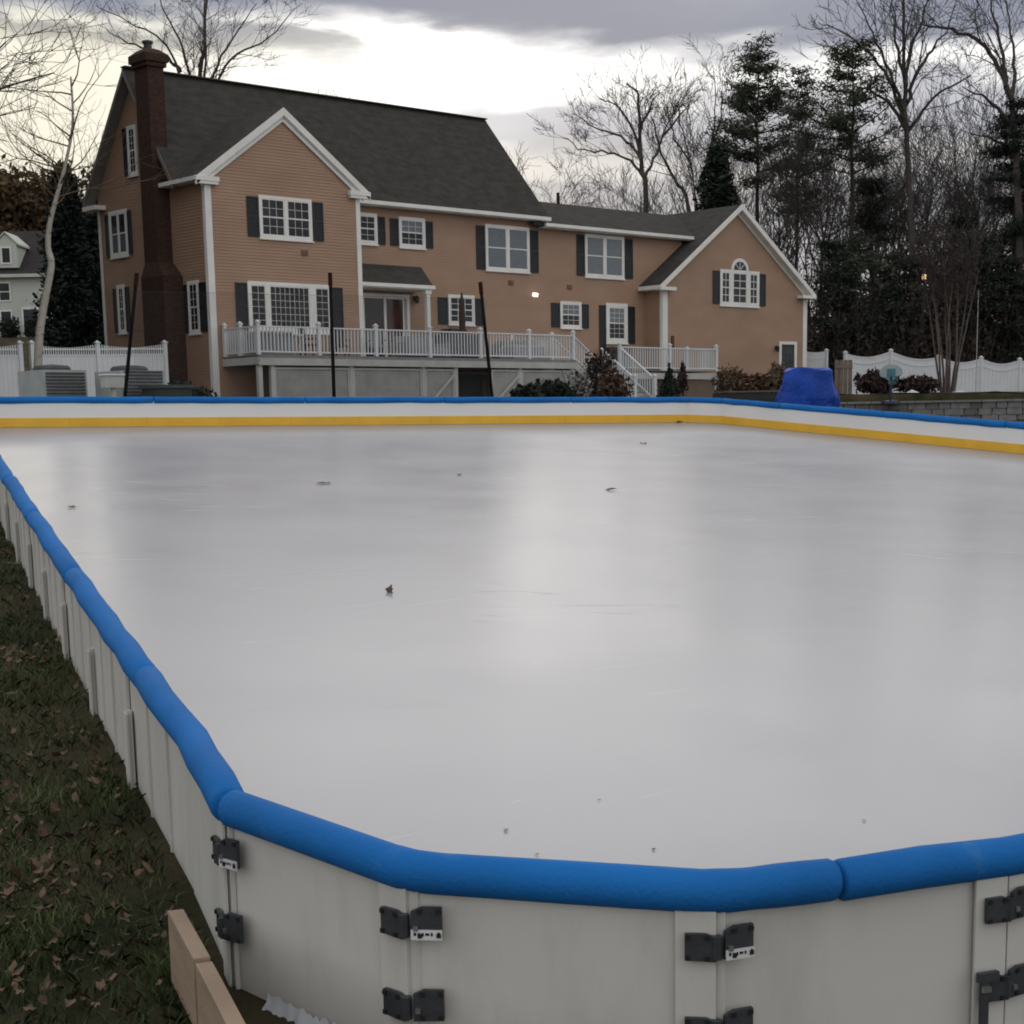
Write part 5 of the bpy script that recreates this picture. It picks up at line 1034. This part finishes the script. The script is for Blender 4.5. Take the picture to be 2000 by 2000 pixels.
shrub('topiary','little dark pointed shrub right of the dwarf conifer',at(52,5.15,2.55),.20,.95,M_MAR,500,.06,5,'shrubs along the decks',cone=True)
shrub('fountain_grass','tan clump of grass at the left under the right gable',at(60,7.6,2.45),.55,1.1,M_TAN,900,.09,6,'grass clumps under the right gable')
shrub('fountain_grass','reddish tan clump of grass in the middle under the right gable',at(60,8.5,2.45),.5,.9,M_RED,700,.09,7,'grass clumps under the right gable')
shrub('fountain_grass','tan clump of grass nearest the gable door',at(60,9.3,2.45),.45,1.15,M_TAN,800,.09,8,'grass clumps under the right gable')
shrub('maroon_bush','dark red low bush in the bed behind the toy hoop',at(53,11.4),.7,.75,M_MAR,1200,.09,9)
shrub('maroon_bush','dark low bush in the mulch right of the toy hoop pole',at(53,12.7),.6,.55,M_MAR,900,.09,10)
shrub('rounded_shrub','dark rounded shrub left before the white house',HP(2.3,7.9,1.5),.75,1.6,M_DG,900,.12,11,'round shrubs before the white house')
shrub('rounded_shrub','dark rounded shrub right before the white house',HP(.5,7.9,1.5),.75,1.6,M_DG,900,.12,12,'round shrubs before the white house')
shrub('dark_shrub','dark shrub at the foot of the brick chimney',at(50,-9.9,2.2),.8,.85,M_DG,1500,.09,15)
# light glimmering through the wood
t = thing('yard_lamp', 'warm lit yard lamp glimmering through the wood behind the right fence', 'lamp', (51.5,3.9,ground_z(51.5,3.9)))
lp = V((46.5,2.6,0)); lp = CAM+V((56.63+31.076,10.0+49.114,10.02-1.7))*.82; t.location = (lp.x,lp.y,ground_z(lp.x,lp.y))
MB().tube([(lp.x,lp.y,ground_z(lp.x,lp.y)),(lp.x,lp.y,lp.z-.25)],.05).build('lamp_post', M_BLK, t); MB().lathe((lp.x,lp.y,lp.z-.25),[(.05,.1),(.10,.14),(.11,.34),(.03,.4)],8).build('lamp_head', mat('warm_lamp',(1.0,.62,.36),.4,.02,emit=.7), t)

# mulch bed strip, grass and fallen leaves by the rink
def scatter(n, seed, tmax=15.5, omax=2.9):
    rg = np.random.RandomState(seed); t = rg.uniform(0,1,n)**1.5*tmax-2.2; o = rg.uniform(.02,omax,n); d = np.array([.388,.9215]); nn = np.array([-.9215,.388])
    xy = np.array([-28.74,-45.36])+t[:,None]*d+o[:,None]*nn; bow = -.10*np.sin(np.clip(t/10.8,0,1)*3.14); xy += bow[:,None]*nn*-1*.0
    return xy, rg
rzv = lambda xy: 0.60-(NX*(xy[:,0]+28.23)+NY*(xy[:,1]+46.61))/NZ+GRD
xy, rg = scatter(115000, 3); n = len(xy); z = rzv(xy); patch = .5+.5*np.sin(xy[:,0]*5.1+np.sin(xy[:,1]*3.7))*np.sin(xy[:,1]*4.3+1.3*np.sin(xy[:,0]*2.9)); keep = rg.rand(n) < .35+.65*patch; xy, z, patch = xy[keep], z[keep], patch[keep]; n = len(xy)
h = rg.uniform(.025,.060,n)*(.6+.6*patch); an = rg.uniform(0,6.283,n); w = rg.uniform(.0022,.0042,n); ln = rg.normal(size=(n,2))*.028; b0 = np.stack([xy[:,0],xy[:,1],z-.004],1); sx = np.stack([np.cos(an)*w,np.sin(an)*w,0*w],1)
mid = b0+np.stack([ln[:,0]*.35,ln[:,1]*.35,h*.65],1); tip = b0+np.stack([ln[:,0],ln[:,1],h],1)
v = np.stack([b0-sx,b0+sx,mid+sx*.7,tip,mid-sx*.7],1).reshape(-1,3); f = np.arange(n*5).reshape(-1,5)
o = npmesh('grass', mat('lawn_grass',(.034,.062,.014),.7,.5,2.5,c2=(.085,.112,.034)), v, f); o['kind'] = 'stuff'
xy, rg = scatter(3600, 9, omax=3.4); cl = .5+.5*np.sin(xy[:,0]*2.3+1.7*np.sin(xy[:,1]*1.9))*np.sin(xy[:,1]*2.1+.7); keep = rg.rand(len(xy)) < .15+.65*cl; xy = xy[keep]
xy = np.concatenate([xy]+[np.array(c_)+rg.normal(size=(k_,2))*np.array([.13,.20]) for c_, k_ in zip([(-28.55, -43.63), (-28.79, -44.21), (-29.07, -44.91), (-28.07, -43.24), (-28.92, -44.94), (-27.27, -41.03), (-27.64, -42.65), (-28.12, -42.71)], (45,45,40,15,15,40,12,30))]); away = (xy-np.array([-28.71,-45.355]))@np.array([-.9215,.388]); xy = xy[away > .05]; z = rzv(xy); n = len(xy)
tpl = np.array([(0,-1,.1),(.42,-.5,.0),(.62,.1,.15),(.3,.45,-.05),(0,1.05,.25),(-.32,.4,.0),(-.6,.05,.2),(-.4,-.55,-.05)])
s_ = .010+.028*rg.beta(1.6,2.8,n); an = rg.uniform(0,6.283,n); tl = rg.normal(size=(n,2))*.45; V_ = []
ca, sa = np.cos(an), np.sin(an)
for k in range(8):
    x0, y0, z0 = tpl[k]; x0 = x0*s_*(1+.3*rg.normal(size=n)*.5); y0 = y0*s_*(1+.2*rg.normal(size=n)*.5); zz = z0*s_*1.2+rg.uniform(0,.35,n)*s_; X_ = x0*ca-y0*sa; Y_ = x0*sa+y0*ca; V_.append(np.stack([xy[:,0]+X_, xy[:,1]+Y_, z+.028+zz+tl[:,0]*X_+tl[:,1]*Y_],1))
v = np.stack(V_,1).reshape(-1,3); f = np.concatenate([np.stack([np.arange(n)*8+a for a in q],1) for q in ((0,1,3,5),(0,5,7,7),(1,2,3,3),(3,4,5,5),(5,6,7,7))])
f3 = np.concatenate([np.stack([np.arange(n)*8+a for a in q],1) for q in ((0,1,3),(0,3,5),(0,5,7),(1,2,3),(3,4,5),(5,6,7))])
o = npmesh('fallen_leaves', mat('oak_leaf_litter',(.060,.028,.014),.8,.5,9,c2=(.17,.105,.060)), v, f3); o['kind'] = 'stuff'
